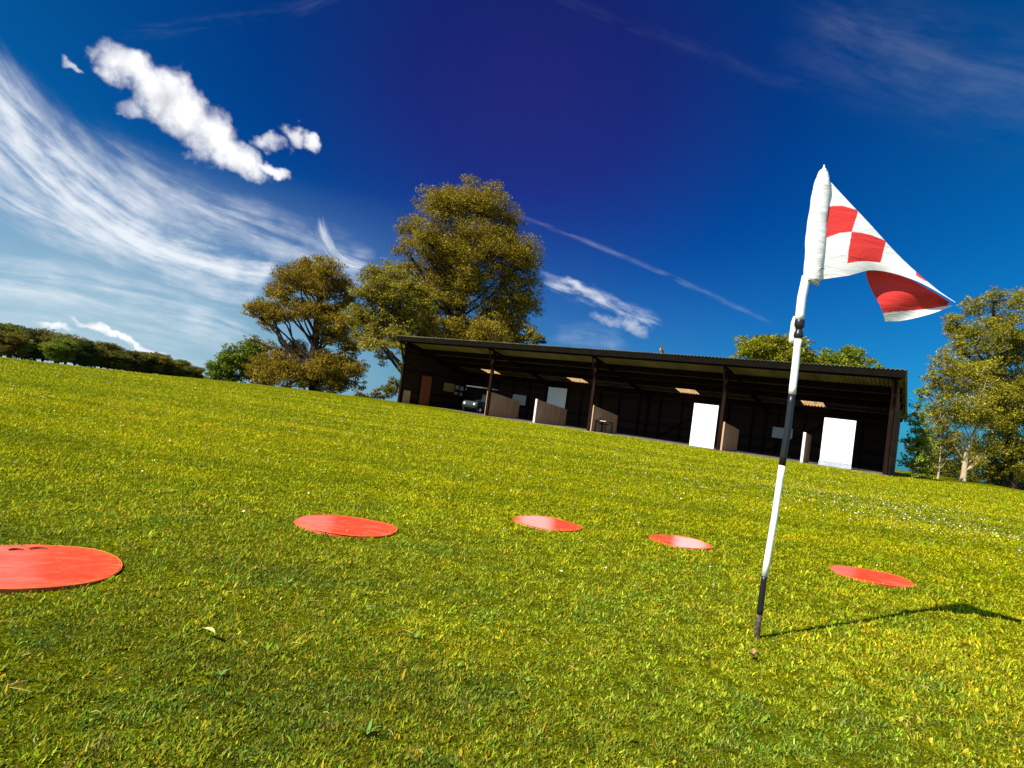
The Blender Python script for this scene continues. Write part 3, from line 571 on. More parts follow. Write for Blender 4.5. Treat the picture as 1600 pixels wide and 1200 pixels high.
def foliage_mat(name, trans=.3, pos_colour=False, rough=.55):
    m, nt, b = material(name)
    at = nt.nodes.new('ShaderNodeAttribute'); at.attribute_name = 'tint'
    c = at.outputs['Color']
    if pos_colour:
        g = nt.nodes.new('ShaderNodeNewGeometry'); gc, f = grass_nodes(nt, g.outputs['Position'])
        c = mixc(nt, 1., gc, c, 'MULTIPLY')
    nt.links.new(c, b.inputs['Base Color']); b.inputs['Roughness'].default_value = rough
    b.inputs['Specular IOR Level'].default_value = .08
    t = nt.nodes.new('ShaderNodeBsdfTranslucent'); nt.links.new(c, t.inputs[0])
    mx = nt.nodes.new('ShaderNodeMixShader'); mx.inputs[0].default_value = trans
    nt.links.new(b.outputs[0], mx.inputs[1]); nt.links.new(t.outputs[0], mx.inputs[2])
    nt.links.new(mx.outputs[0], nt.nodes['Material Output'].inputs[0])
    return m
GM = foliage_mat('grass blades', .3, True, .5)
def patchy(x, y, s, seed):
    r = np.random.default_rng(seed); v = np.zeros(len(x))
    for k in range(7):
        a = r.uniform(0, 6.28); f = s * r.uniform(.6, 2.2)
        v += np.sin((x * math.cos(a) + y * math.sin(a)) * f + r.uniform(0, 6.28))
    return v / 7
def make_grass():
    n = GRASS_N
    rmin, rmax = 1.2, 34.
    r1 = 3.0
    # radial density: constant per area inside r1, ~1/r^2 beyond
    r = rmin * (rmax / rmin) ** rng.uniform(0, 1, n); a = np.radians(rng.uniform(-41, 41, n)); x = r * np.sin(a); y = r * np.cos(a)
    # tufts
    tx = np.floor(x / .05); ty = np.floor(y / .05); h = np.sin(tx * 12.9898 + ty * 78.233) * 43758.5453; h = h - np.floor(h); h = .5 + (h - .5) * np.clip(5 / r, .15, 1)      # far tufts blend into one even sward
    pn = patchy(x, y, 3., 3)
    ok = off_discs(x, y, -.014) & (rng.uniform(0, 1, n) < .55 + .65 * h + .2 * pn)
    # keep the shed's floor clear
    lx = (x - SHED[0]) * SHX[0] + (y - SHED[1]) * SHX[1]; ly = (x - SHED[0]) * -SHX[1] + (y - SHED[1]) * SHX[0]
    ok &= ~((lx > -25.6) & (lx < .4) & (ly > -.25) & (ly < 7))
    x, y, r, h, pn = x[ok], y[ok], r[ok], h[ok], pn[ok]; n = len(x)
    s = np.maximum(1., r / 2.3) ** .84
    L = rng.gamma(5, .0019, n) * (.6 + .9 * h + .5 * np.maximum(pn, 0)) * s ** .5; L = np.minimum(L, .036 * s ** .5)
    W = rng.uniform(.0009, .0024, n) * s * np.where(r > 6.5, 1.4, 1.) * np.where((rng.uniform(0, 1, n) > .94) & (r < 3.2), 2.3, 1.)
    th = rng.uniform(0, 6.283, n); lean = rng.uniform(.2, 1.45, n); bend = rng.uniform(0, .7, n)
    d = np.stack([np.cos(th), np.sin(th)], 1); sd = np.stack([-np.sin(th + rng.normal(0, .6, n)), np.cos(th + rng.normal(0, .6, n))], 1)
    z = gz(x, y) - .003
    base = np.stack([x, y, z], 1)
    d3 = np.concatenate([d, np.zeros((n, 1))], 1); s3 = np.concatenate([sd, np.zeros((n, 1))], 1); up = np.array([0, 0, 1.])
    mid = base + (d3 * np.sin(lean)[:, None] + up * np.cos(lean)[:, None]) * (L * .55)[:, None]
    l2 = lean + bend
    tip = mid + (d3 * np.sin(l2)[:, None] + up * np.cos(l2)[:, None]) * (L * .5)[:, None]
    Wc = W[:, None]
    q = r < 6.5; nn = int(q.sum()); nf = n - nn       # near blades bend, far ones are single slivers
    Vn = np.stack([base - s3 * Wc * .8, base + s3 * Wc * .8, mid + s3 * Wc, mid - s3 * Wc, tip], 1)[q].reshape(-1, 3)
    Vf = np.stack([base - s3 * Wc, base + s3 * Wc, tip], 1)[~q].reshape(-1, 3)
    b = np.arange(nn)[:, None] * 5
    V = np.concatenate([Vn, Vf]); F = np.concatenate([b + [0, 1, 2], b + [0, 2, 3], b + [3, 2, 4], nn * 5 + np.arange(nf)[:, None] * 3 + [0, 1, 2]], 0)
    br = np.exp(rng.normal(-.02, .42, n) * np.clip(3. / r, .3, 1)) * (.75 + .5 * h)
    col = np.stack([br * rng.uniform(.75, 1.25, n), br, br * rng.uniform(.5, 1.6, n)], 1)
    nearf = np.clip((6 - r) / 3, 0, 1)
    col[:, 0] *= 1 + nearf * rng.uniform(-.28, .08, n); col[:, 2] *= 1 + nearf * rng.uniform(.5, 6., n)
    vignette = np.exp(-(((x + 1.5) / 1.5) ** 2 + ((y - 1.8) / 1.4) ** 2)) * (.75 + .5 * pn)      # vignette darkening at lower left, painted into the blade colour
    col *= (1 - .28 * np.clip(vignette, 0, 1))[:, None] * (1 - .14 * nearf)[:, None]
    straw = rng.uniform(0, 1, n) < (.085 + .08 * pn) * np.clip(3 / r, .2, 1)
    col[straw] = np.array([1.9, 1.15, 5.]) * rng.uniform(.5, 1.3, (straw.sum(), 1))
    lush = patchy(x, y, 9., 5) > .28
    col[lush] *= [.8, .92, 1.3]
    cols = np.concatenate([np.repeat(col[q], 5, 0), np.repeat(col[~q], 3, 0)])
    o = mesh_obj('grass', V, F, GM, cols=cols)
    tag(o, 'short mown lawn grass with yellow and straw coloured blades', 'grass', kind='stuff')
make_grass()
# ------------------------------------------------------------------ weeds, leaves, daisies
def plain_leaf_mat(name, base, rough=.5):
    m, nt, b = material(name); t = nt.nodes.new('ShaderNodeTexCoord')
    n = noise(nt, t.outputs['Object'], 60, 4)
    c = ramp(nt, n, [(.3, tuple(q * .7 for q in base)), (.7, tuple(min(1, q * 1.3) for q in base))])
    nt.links.new(c, b.inputs['Base Color']); b.inputs['Roughness'].default_value = rough
    return m
WEEDM = plain_leaf_mat('broad weed leaf', (.12, .22, .02)); PALE = plain_leaf_mat('pale leaf', (.38, .42, .12)); BROWN = plain_leaf_mat('dead leaf', (.36, .22, .09)); STRAW = plain_leaf_mat('straw', (.55, .42, .16))
def leaf_blade(mb, M, L, W, curl=.3, n=7):
    V = []; F = []
    for i in range(n):
        t = i / (n - 1); wd = W * math.sin(math.pi * min(1, t * .93 + .07)) ** .7 * (1 - .25 * t)
        zc = curl * L * (math.sin(t * 2.2) * .5)
        for k in (-1, 0, 1):
            V.append(M @ Vector((t * L, k * wd / 2, zc + (abs(k)) * wd * .22)))
    for i in range(n - 1):
        for k in range(2): F.append((i * 3 + k, i * 3 + k + 1, (i + 1) * 3 + k + 1, (i + 1) * 3 + k))
    mb.add(V, F)
rd = random.Random(5)
for i, (x, y, s, nl, lab) in enumerate(WEEDS):
    z = float(gz(x, y)); mb = MB()
    for k in range(nl):
        M = Matrix.Translation((0, 0, .004)) @ Matrix.Rotation(k * 6.283 / nl + rd.uniform(-.4, .4), 4, 'Z') @ Matrix.Rotation(-rd.uniform(.15, .7), 4, 'Y')
        leaf_blade(mb, M, s * rd.uniform(.7, 1.2), s * rd.uniform(.22, .34), rd.uniform(.1, .5))
    o = mb.build('weed', WEEDM, smooth=True, label=lab, cat='weed', group='broad leaved weeds in the lawn'); o.location = (x, y, z)
x, y = LEAF1; mb = MB(); leaf_blade(mb, Matrix.Rotation(R_(-35), 4, 'Z'), .075, .026, .25); o = mb.build('fallen_leaf', PALE, smooth=True, label='pale green elongated leaf lying on the grass by itself', cat='leaf'); o.location = (x, y, float(gz(x, y)) + .03)
x, y = LEAF2; mb = MB()
for k, (a, p) in enumerate(((.3, -.7), (1.6, -.9), (2.7, -.5), (4.4, -.4))): leaf_blade(mb, Matrix.Rotation(a, 4, 'Z') @ Matrix.Rotation(p, 4, 'Y'), .032, .017, .7)
o = mb.build('dead_leaf', BROWN, smooth=True, label='crumpled tan dead leaf on the grass below the flagstick foot', cat='leaf'); o.location = (x, y, float(gz(x, y)) + .008)
mb = MB()
for k in range(110):
    r = 1.2 + 3.2 * rd.random() ** 1.2; a = R_(rd.uniform(-40, 40)); x, y = r * math.sin(a), r * math.cos(a)
    if not off_discs(np.array([x]), np.array([y]))[0]: continue
    th = rd.uniform(0, 6.28); L = rd.uniform(.015, .05); z = float(gz(x, y)) + rd.uniform(.014, .028); dz_ = rd.uniform(-.006, .012)
    p = Vector((x, y, z)); q = p + Vector((math.cos(th) * L, math.sin(th) * L, dz_)); mid = (p + q) / 2 + Vector((rd.uniform(-.004, .004), rd.uniform(-.004, .004), rd.uniform(0, .006)))
    mb.tube([p, mid, q], [.0006, .0008, .0005], 5)
mb.build('straw', STRAW, label='scattered dry straw clippings lying in the near lawn', cat='straw', kind='stuff')
dm, dnt, db = material('daisy white'); db.inputs['Base Color'].default_value = (.82, .82, .76, 1); db.inputs['Roughness'].default_value = .7
DV, DF, n0 = [], [], 0
for (cx, cy, sx, sy, cnt) in DAISIES:
    px = rng.normal(cx, sx, cnt); py = rng.normal(cy, sy, cnt)
    okd = off_discs(px, py, .05) & (np.hypot(px, py) > 3.5)
    for x, y in zip(px[okd], py[okd]):
        z = float(gz(x, y)) + rng.uniform(.03, .05); r_ = rng.uniform(.004, .008); t1, t2 = rng.normal(0, .35, 2)
        V = [(x + r_ * math.cos(k), y + r_ * math.sin(k), z + r_ * (t1 * math.cos(k) + t2 * math.sin(k)) + (.004 if j % 2 else 0)) for j, k in enumerate(np.linspace(0, 6.283, 9)[:-1])]
        DV += V + [(x, y, z - .002)]; DF += [(n0 + j, n0 + (j + 1) % 8, n0 + 8) for j in range(8)]; n0 += 9
mesh_obj('daisies', DV, DF, dm)
tag(bpy.data.objects['daisies'], 'tiny white daisies speckling the lawn', 'daisies', kind='stuff')
# ------------------------------------------------------------------ target discs
def disc_mat(seed, fade, stripe, RD):
    m, nt, b = material('red disc paint'); t = nt.nodes.new('ShaderNodeTexCoord')
    mp = nt.nodes.new('ShaderNodeMapping'); mp.inputs['Location'].default_value = (seed * 3.1, seed * 1.7, 0); mp.inputs['Scale'].default_value = (1.2, 2.6, 1)
    nt.links.new(t.outputs['Object'], mp.inputs[0])
    n = noise(nt, mp.outputs[0], 3.2, 7, .62, .6); n2 = noise(nt, mp.outputs[0], 40, 4, .7)
    c = ramp(nt, n, [(.3, (.66, .035, .005)), (.52, (.66, .05, .012)), (.75, (.62, .13, .07))])
    s = nt.nodes.new('ShaderNodeSeparateXYZ'); nt.links.new(t.outputs['Object'], s.inputs[0])
    X, Y = N(nt, s.outputs[0]), N(nt, s.outputs[1])
    cx_, w_ = stripe
    pn = noise(nt, mp.outputs[0], 9, 5, .7) - .5
    q = (X - cx_) / w_ + pn * .7
    worn = (1. - (q * q).sstep(.1, 1.6)) * fade
    c = mixc(nt, worn, c, (.74, .36, .33))
    c = mixc(nt, noise(nt, mp.outputs[0], 11, 6, .68, 1.).sstep(.52, .72) * .45, c, (.66, .22, .13))
    rim_ = ((X * X + Y * Y) ** .5 / RD).sstep(.72, 1.02) * noise(nt, mp.outputs[0], 16, 5, .7).sstep(.42, .62)
    c = mixc(nt, rim_ * .6, c, (.30, .15, .025))
    c = mixc(nt, n2.sstep(.6, .72) * .55, c, (.3, .07, .02))
    nt.links.new(c, b.inputs['Base Color']); b.inputs['Roughness'].default_value = .7; b.inputs['Specular IOR Level'].default_value = .25
    bn = nt.nodes.new('ShaderNodeBump'); bn.inputs['Strength'].default_value = .35; bn.inputs['Distance'].default_value = .01
    nt.links.new((n2 * .3 + n).v, bn.inputs['Height']); nt.links.new(bn.outputs[0], b.inputs['Normal'])
    return m
RIM = simple('disc rim orange', (.75, .14, .02), .5, .2)
for i, (x, y, z, D, tilt, fade, stripe, lab) in enumerate(DISCS):
    r = D / 2; n = 72; nr = 10; V = []; F = []
    ph = i * 1.3
    for j in range(nr + 1):
        rr_ = max(.004, r * j / nr)
        for k in range(n):
            a = 2 * math.pi * k / n
            w_ = 1 + (.006 * math.sin(5 * a + ph) + .004 * math.sin(11 * a + 2 * ph)) * (j / nr) ** 3
            wob = .002 * math.sin(3 * a + ph) * (j / nr) ** 2 + .0015 * math.sin(7 * a + rr_ * 30) * (j / nr)
            V.append((rr_ * w_ * math.cos(a), rr_ * w_ * math.sin(a), .004 + wob))
    for j in range(nr):
        for k in range(n): F.append((j * n + k, (j + 1) * n + k, (j + 1) * n + (k + 1) % n, j * n + (k + 1) % n))
    F.append(tuple(range(n)))
    b0 = len(V)
    for k in range(n): q = V[nr * n + k]; V.append((q[0], q[1], q[2] - .022))
    for k in range(n): F.append((nr * n + k, b0 + k, b0 + (k + 1) % n, nr * n + (k + 1) % n))
    F.append(tuple(range(b0 + n - 1, b0 - 1, -1)))
    F = [f for f in F]
    root = empty('target_disc', (x, y, z + .010), -math.atan2(x, y), label=lab, cat='disc', group='red target discs set in the lawn')
    root.rotation_euler = (R_(tilt * .5), 0, -math.atan2(x, y))
    mesh_obj('plate', V, F, disc_mat(i + 1, fade, stripe, r), root, smooth=False)
    # thin raised rim
    rmb = MB(); rp = [(r * 1.003 * math.cos(a), r * 1.003 * math.sin(a), .004 + .004 * math.sin(3 * a + ph)) for a in np.linspace(0, 2 * math.pi, 73)]
    rmb.tube(rp, .0022, 6, cap=False); rmb.build('rim', RIM, root, smooth=True)
    if i == 0:
        hm = simple('dark hole', (.02, .015, .01), .9)
        for (hx, hy, hr) in ((-.03, .22, .016), (.045, .235, .02), (-.12, .23, .013)):
            h = MB(); pts = [(hr * 1.6 * math.cos(a), hr * .9 * math.sin(a)) for a in np.linspace(0, math.pi * 1.2, 9)]
            h.tube([(hx + p[0], hy + p[1], .0075) for p in pts], [.0006, .0015, .002, .0028, .0036, .003, .002, .0012, .0006], 6)
            h.build('score_mark', hm, root)
    if i == 1:
        cl_ = MB()
        for k in range(26):
            a0 = rd.uniform(3.6, 5.6); rr_ = r * rd.uniform(.55, .98); px_, py_ = rr_ * math.cos(a0), rr_ * math.sin(a0)
            leaf_blade(cl_, Matrix.Translation((px_, py_, .008)) @ Matrix.Rotation(rd.uniform(0, 6.28), 4, 'Z') @ Matrix.Rotation(-.2, 4, 'Y'), rd.uniform(.015, .04), .005, .3, 4)
        o = cl_.build('grass_clippings', plain_leaf_mat('orange clipping', (.55, .25, .03)), label='dry orange clippings along the front edge of the middle left red disc', cat='grass clippings', kind='stuff')
        o.matrix_world = Matrix.Translation((x, y, z + .008)) @ Matrix.Rotation(-math.atan2(x, y), 4, 'Z')
# ------------------------------------------------------------------ flagstick
FLAG = empty('flagstick', FBASE, label='black and white banded flagstick with red and white chequered flag', cat='flagstick')
fb = Vector(FBASE)
PW = simple('white pole paint', (.82, .8, .74), .35, .06, 9); PB = simple('black pole paint', (.012, .012, .014), .35, .3, 9)
def dirty():
    m, nt, b = material('muddy pole foot'); t = nt.nodes.new('ShaderNodeTexCoord'); n = noise(nt, t.outputs['Object'], 60, 5, .7)
    nt.links.new(ramp(nt, n, [(.38, (.015, .013, .01)), (.52, (.06, .042, .025)), (.72, (.2, .16, .1))]), b.inputs['Base Color']); b.inputs['Roughness'].default_value = .9; return m
PD = dirty()
def rel(p): return Vector(p) - fb
for (name, mat, pts, rad, lab) in POLE:
    P = [rel(p) for p in pts]
    q = []; rr_ = []
    for i in range(len(P) - 1):
        for k in range(4): q.append(P[i].lerp(P[i + 1], k / 4)); rr_.append(rad[i] + (rad[i + 1] - rad[i]) * k / 4)
    q.append(P[-1]); rr_.append(rad[-1])
    o = MB().tube(q, rr_, 20).build(name, {'W': PW, 'B': PB, 'D': PD}[mat], FLAG, smooth=True)
    if lab: o['label'] = lab
# collar with two knobs
cb = MB(); P0, P1 = rel(COLLAR[0]), rel(COLLAR[1])
prof = [(0, .016), (.04, .019), (.2, .0195), (.3, .0165), (.36, .0135), (.46, .0125), (.52, .0175), (.6, .0205), (.82, .0205), (.9, .018), (1, .015)]
cb.tube([P0.lerp(P1, t) for t, _ in prof], [r * 1.05 for _, r in prof], 20); cb.build('collar', PB, FLAG, smooth=True)
# cloth
CM, cnt_, cbs = material('flag cloth')
at = cnt_.nodes.new('ShaderNodeAttribute'); at.attribute_name = 'tint'
tcn = cnt_.nodes.new('ShaderNodeTexCoord')
cnt_.links.new(at.outputs['Color'], cbs.inputs['Base Color']); cbs.inputs['Roughness'].default_value = .75
bn = cnt_.nodes.new('ShaderNodeBump'); bn.inputs['Strength'].default_value = .6; bn.inputs['Distance'].default_value = .01
mpf = cnt_.nodes.new('ShaderNodeMapping'); mpf.inputs['Rotation'].default_value = (0, R_(-28), 0); mpf.inputs['Scale'].default_value = (3.5, 4, 14)
cnt_.links.new(tcn.outputs['Object'], mpf.inputs[0])
cnt_.links.new((noise(cnt_, mpf.outputs[0], 1.6, 4, .55, .8) + noise(cnt_, tcn.outputs['Object'], 160, 2) * .06).v, bn.inputs['Height']); cnt_.links.new(bn.outputs[0], cbs.inputs['Normal'])
tl = cnt_.nodes.new('ShaderNodeBsdfTranslucent'); cnt_.links.new(at.outputs['Color'], tl.inputs[0])
mx = cnt_.nodes.new('ShaderNodeMixShader'); mx.inputs[0].default_value = .22
cnt_.links.new(cbs.outputs[0], mx.inputs[1]); cnt_.links.new(tl.outputs[0], mx.inputs[2]); cnt_.links.new(mx.outputs[0], cnt_.nodes['Material Output'].inputs[0])
def interp(P, t):
    P = np.array(P, float); k = t * (len(P) - 1); i = np.clip(np.floor(k).astype(int), 0, len(P) - 2); f = (k - i)[:, None]
    p0 = P[np.maximum(i - 1, 0)]; p1 = P[i]; p2 = P[i + 1]; p3 = P[np.minimum(i + 2, len(P) - 1)]
    return .5 * ((2 * p1) + (-p0 + p2) * f + (2 * p0 - 5 * p1 + 4 * p2 - p3) * f ** 2 + (-p0 + 3 * p1 - 3 * p2 + p3) * f ** 3)
def inpoly(x, z, P):
    P = np.array(P); c = np.zeros(len(x), bool); j = len(P) - 1
    for i in range(len(P)):
        a = ((P[i, 1] > z) != (P[j, 1] > z)) & (x < (P[j, 0] - P[i, 0]) * (z - P[i, 1]) / (P[j, 1] - P[i, 1] + 1e-12) + P[i, 0]); c ^= a; j = i
    return c
WHT = np.array([.84, .84, .82]); RED = np.array([.72, .035, .03])
def sheet(T, B, nu, nv, depth, colour):
    u = np.linspace(0, 1, nu); t = interp(T, u); b = interp(B, u); v = np.linspace(0, 1, nv)
    g = t[:, None, :] * (1 - v)[None, :, None] + b[:, None, :] * v[None, :, None]
    U, Vv = np.meshgrid(u, v, indexing='ij')
    y = depth(U, Vv); V = np.stack([g[..., 0], y + fb.y, g[..., 1]], -1).reshape(-1, 3) - np.array(fb)
    i, k = np.meshgrid(np.arange(nu - 1), np.arange(nv - 1), indexing='ij'); i = i.ravel(); k = k.ravel()
    F = np.stack([i * nv + k, i * nv + k + 1, (i + 1) * nv + k + 1, (i + 1) * nv + k], 1)
    cols = colour(g[..., 0].ravel(), g[..., 1].ravel(), U.ravel(), Vv.ravel())
    return V, F, cols
def fcol(x, z, u, v):
    c = np.tile(WHT, (len(x), 1))
    for P in REDS: c[inpoly(x, z, P)] = RED
    return c
def bcol(x, z, u, v):
    c = np.tile(RED, (len(x), 1)); c[v > .84 - .1 * u] = WHT; return c
V1, F1, c1 = sheet(FT, FB_, 300, 150, lambda u, v: .006 - .026 * np.sin(u * 7.2 + v * .8) * u - .03 * u * v * np.sin(v * 2.2) - .03 * np.sin(v * 3.1) * (1 - u) * .5, fcol)
V2, F2, c2 = sheet(BT, BB, 160, 80, lambda u, v: .034 - .026 * np.sin((.5 + u * .5) * 7.2 + .8) * (.5 + u * .5) - .01 * np.sin(u * 7) * v + .05 * v * (1 - u) + .012 * np.sin(v * 6 + u * 5), bcol)
cloth = mesh_obj('flag', np.vstack([V1, V2]), np.vstack([F1, F2 + len(V1)]), CM, FLAG, True, np.vstack([c1, c2]))
cloth['label'] = 'white flag with red check squares folding over at its fly end'
sv = MB(); pth = []; rads = []
n = 26; Lp = interp(SLL, np.linspace(0, 1, n)); Rp_ = interp(SLR, np.linspace(0, 1, n))
for i in range(n):
    cx_ = (Lp[i] + Rp_[i]) / 2; wd = np.linalg.norm(Rp_[i] - Lp[i]) / 2
    pth.append(Vector((cx_[0], fb.y - .004, cx_[1])) - fb); rads.append((wd, min(.02, wd * .6)))
for i in range(2, n - 1):
    a, b = rads[i]; pth[i].x += .0012 * math.sin(i * 1.9); rads[i] = (a * (1 + .035 * math.sin(i * .9 + 1)), b * (1 + .1 * math.sin(i * 1.3)))
sv.tube(pth, rads, 24)
sleeve = mesh_obj('sleeve', sv.V, sv.F, CM, FLAG, True, np.tile(WHT, (len(sv.V), 1)))
MB().tube([rel(p) for p in TIP], [.016, .009, .004, .002], 10).build('tip', PW, FLAG, smooth=True)
MB().tube([rel(p) for p in SLOT], [.013, .017, .017, .012], 12, .7).build('holder', PW, FLAG, smooth=True)
tie = MB().tube([rel(p) for p in TIE], .0016, 6); tie.build('tie_cord', PB, FLAG)
# ------------------------------------------------------------------ shed
shed = empty('driving_range_shed', (SHED[0], SHED[1], ZF), R_(-36.5), label='long open fronted dark timber shed with sloping corrugated roof', cat='shed')
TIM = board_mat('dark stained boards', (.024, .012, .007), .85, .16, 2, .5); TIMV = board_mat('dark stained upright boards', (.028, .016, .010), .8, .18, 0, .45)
ENDM = board_mat('end wall boards', (.12, .048, .022), .85, .18, 2, .3)
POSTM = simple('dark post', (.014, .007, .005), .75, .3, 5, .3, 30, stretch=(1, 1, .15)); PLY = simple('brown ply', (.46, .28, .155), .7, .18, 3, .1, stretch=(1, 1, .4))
WHITEB = simple('white board', (.86, .87, .88), .5, .03, 2); GREYB = simple('grey notice', (.42, .44, .42), .6, .2, 9); DOORM = board_mat('red brown door', (.27, .075, .03), .55, .22, 1, .15, .04)
CONC = simple('concrete floor', (.11, .095, .08), .9, .3, 2.5, .2, 30); RUST = simple('metal fitting', (.3, .3, .29), .4, .2, 9, metal=.8)
PINKW = simple('painted post edge', (.75, .68, .62), .6, .12, 6); YELB = simple('yellow notice board', (.33, .26, .08), .6, .3, 14)
L = 25.18; D = 6.1; RT0, RH0, RS = -.6, 3.73, .2
def shx(x, t): return x - .1 * t * np.clip((x + 6) / 6, 0, 1)   # the right gable is a little out of square
def shear(o):
    for v in o.data.vertices: v.co.x = float(shx(v.co.x, v.co.y))
    return o
def rh(t): return RH0 - RS * (t - RT0)      # roof underside height
# floor slab
MB().box(-L - .05, .05, -.25, D + .1, -.4, .02).build('floor_slab', CONC, shed, bevel=.01)
# roof: corrugated sheet with thickness
pitch = .152; nx = int((L + .8) / pitch) * 8 + 1; xs = np.linspace(-L - .12, .3, nx); wv = .022 * np.cos(2 * np.pi * xs / pitch)
ts = [RT0 - .12, RT0, 0, 2, 3.6, 5.2, D + .35]
def corr(x0, x1, tt, mat, name, off=0., par=shed, single=False):
    m_ = (xs >= x0) & (xs <= x1); X = xs[m_]; Wv = wv[m_]; V = []; nX = len(X)
    for dzz in ((.054 + off,) if single else (.05 + off, .058 + off)):
        for t in tt: V += list(zip(X, [t] * nX, rh(t) + Wv + dzz))
    V = np.array(V); nT = len(tt); F = []
    for s_ in range(1 if single else 2):
        for j in range(nT - 1):
            b = s_ * nT * nX + j * nX; k = np.arange(nX - 1)
            q = np.stack([b + k, b + k + 1, b + nX + k + 1, b + nX + k], 1); F.append(q if s_ else q[:, ::-1])
    V[:, 0] = shx(V[:, 0], V[:, 1])
    if single: return mesh_obj(name, V, np.concatenate(F), mat, par)
    # front and back edges
    k = np.arange(nX - 1); o2 = nT * nX
    F.append(np.stack([k, k + 1, o2 + k + 1, o2 + k], 1))
    b = (nT - 1) * nX; F.append(np.stack([b + k + 1, b + k, o2 + b + k, o2 + b + k + 1], 1))
    return mesh_obj(name, V, np.concatenate(F), mat, par, smooth=False)
ROOFM = simple('aged roof sheet', (.2, .17, .10), .9, .4, 1.2, stretch=(1, .3, 1))
SKM, snt, sb = material('translucent roof sheet'); sb.inputs['Base Color'].default_value = (.5, .3, .1, 1)
tn = snt.nodes.new('ShaderNodeBsdfTranslucent'); tcn = snt.nodes.new('ShaderNodeTexCoord')
snt.links.new(ramp(snt, noise(snt, tcn.outputs['Object'], 5, 5, .7), [(.3, (.3, .12, .04)), (.5, (.6, .36, .16)), (.7, (.8, .62, .36))]), tn.inputs[0])
mx = snt.nodes.new('ShaderNodeMixShader'); mx.inputs[0].default_value = .75; snt.links.new(sb.outputs[0], mx.inputs[1]); snt.links.new(tn.outputs[0], mx.inputs[2]); snt.links.new(mx.outputs[0], snt.nodes['Material Output'].inputs[0])
skx = [-22.9, -16.7, -10.2, -3.9]
# roof sheets with openings where the translucent sheets lie
corr(-99, 99, [RT0 - .12, RT0, 0, 2, 4.05], ROOFM, 'roof')
corr(-99, 99, [5.6, D + .35], ROOFM, 'roof')
edges = [-99] + [e for s_ in skx for e in (s_ - .45, s_ + .62)] + [99]
for a, b in zip(edges[0::2], edges[1::2]): corr(a, b + .02, [4.05, 5.6], ROOFM, 'roof')
for s_ in skx: corr(s_ - .5, s_ + .68, [4.03, 5.62], SKM, 'skylight', .006, single=True)
# frame
px = [-.06, -6.27, -12.5, -18.64, -L + .06]
for x_ in px:
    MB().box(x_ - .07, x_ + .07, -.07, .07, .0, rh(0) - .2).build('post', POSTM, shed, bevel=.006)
    b = MB(); M = Matrix.Identity(4)
    b.prism([(RT0 + .05, rh(RT0 + .05) - .26), (D, rh(D) - .36), (D, rh(D) - .17), (RT0 + .05, rh(RT0 + .05) - .17)], x_ - .05, x_ + .05, Matrix(((0, 1, 0, 0), (1, 0, 0, 0), (0, 0, 1, 0), (0, 0, 0, 1))))
    shear(b.build('rafter', POSTM, shed))
    b = MB().tube([(x_, -.02, 2.35), (x_, -.5, rh(-.5) - .24)], .045, 6); b.build('brace', POSTM, shed)
    shear(MB().box(x_ - .06, x_ + .06, D - .19, D - .07, 0, rh(D) - .36).build('wall_post', POSTM, shed))
for t in [-.42, 1.5, 2.6, 3.75, 5.75]:
    M = Matrix.Translation((0, t, rh(t) - .06)) @ Matrix.Rotation(-math.atan(RS), 4, 'X')
    shear(MB().box(-L - .1, .15, -.05, .05, -.16, .085, M).build('purlin', POSTM, shed))
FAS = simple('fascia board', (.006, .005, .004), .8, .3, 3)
MB().box(-L - .14, .32, RT0 - .06, RT0 - .02, rh(RT0) - .2, rh(RT0) + .02).build('fascia', FAS, shed, bevel=.004)
# walls
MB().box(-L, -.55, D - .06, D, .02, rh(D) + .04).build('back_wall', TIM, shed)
sw = Matrix(((0, 1, 0, 0), (1, 0, 0, 0), (0, 0, 1, 0), (0, 0, 0, 1)))
MB().prism([(0.08, .02), (D - .07, .02), (D - .07, rh(D) + .045), (.08, rh(.08) + .045)], .0, .06, sw).build('side_wall', ENDM, shed)
shear(bpy.data.objects['side_wall'])
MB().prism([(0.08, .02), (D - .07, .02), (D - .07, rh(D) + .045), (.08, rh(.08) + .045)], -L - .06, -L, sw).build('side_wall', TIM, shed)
for x_ in np.arange(-L + 1.2, -.5, 1.22): MB().box(x_ - .035, x_ + .035, D - .16, D - .06, .02, rh(D) - .2).build('stud', POSTM, shed)
for (xa, xb) in ((-11.6, -9.0), (-6.0, -3.2)):
    MB().tube([(xa, D - .18, .2), (xb, D - .18, 2.0)], .04, 6).build('wall_brace', POSTM, shed)
for s_, t0, t1, h0, h1, lab in PARTS:
    p = empty('partition'); p.parent = shed; p.location = (-s_, 0, .02)
    if lab: p['label'] = lab
    MB().prism([(t0 + .06, 0), (t1, 0), (t1, h1), (t0 + .06, h0)], -.02, .02, sw).build('panel', PLY, p)
    MB().box(-.05, .05, t0 - .03, t0 + .055, 0, h0 + .02).build('end_post', PINKW if lab else PLY, p, bevel=.005)
def board(name, s0, s1, t, h0, h1, mat, lab=None, rot=0., th=.03):
    o = MB().box(-(s1 - s0) / 2, (s1 - s0) / 2, 0, th, h0, h1).build(name, mat, shed, bevel=.006)
    o.location = (-(s0 + s1) / 2, t, 0); o.rotation_euler = (0, 0, rot)
    if lab: o['label'] = lab
    return o
board('white_panel', 1.25, 2.38, .3, .2, 1.86, WHITEB, 'bright white full height panel near the right end of the shed')
board('panel_base', 1.23, 2.40, .25, .02, .19, simple('grey plinth', (.32, .36, .4), .7))
board('white_panel', 6.58, 7.66, .3, .03, 1.865, WHITEB, 'bright white full height panel beside the third post')
board('white_screen', 17.62, 18.9, D - .25, .62, 2.1, WHITEB, 'bright white square screen behind the second partition')
board('notice', 4.93, 5.86, D - .21, .86, 1.37, GREYB)
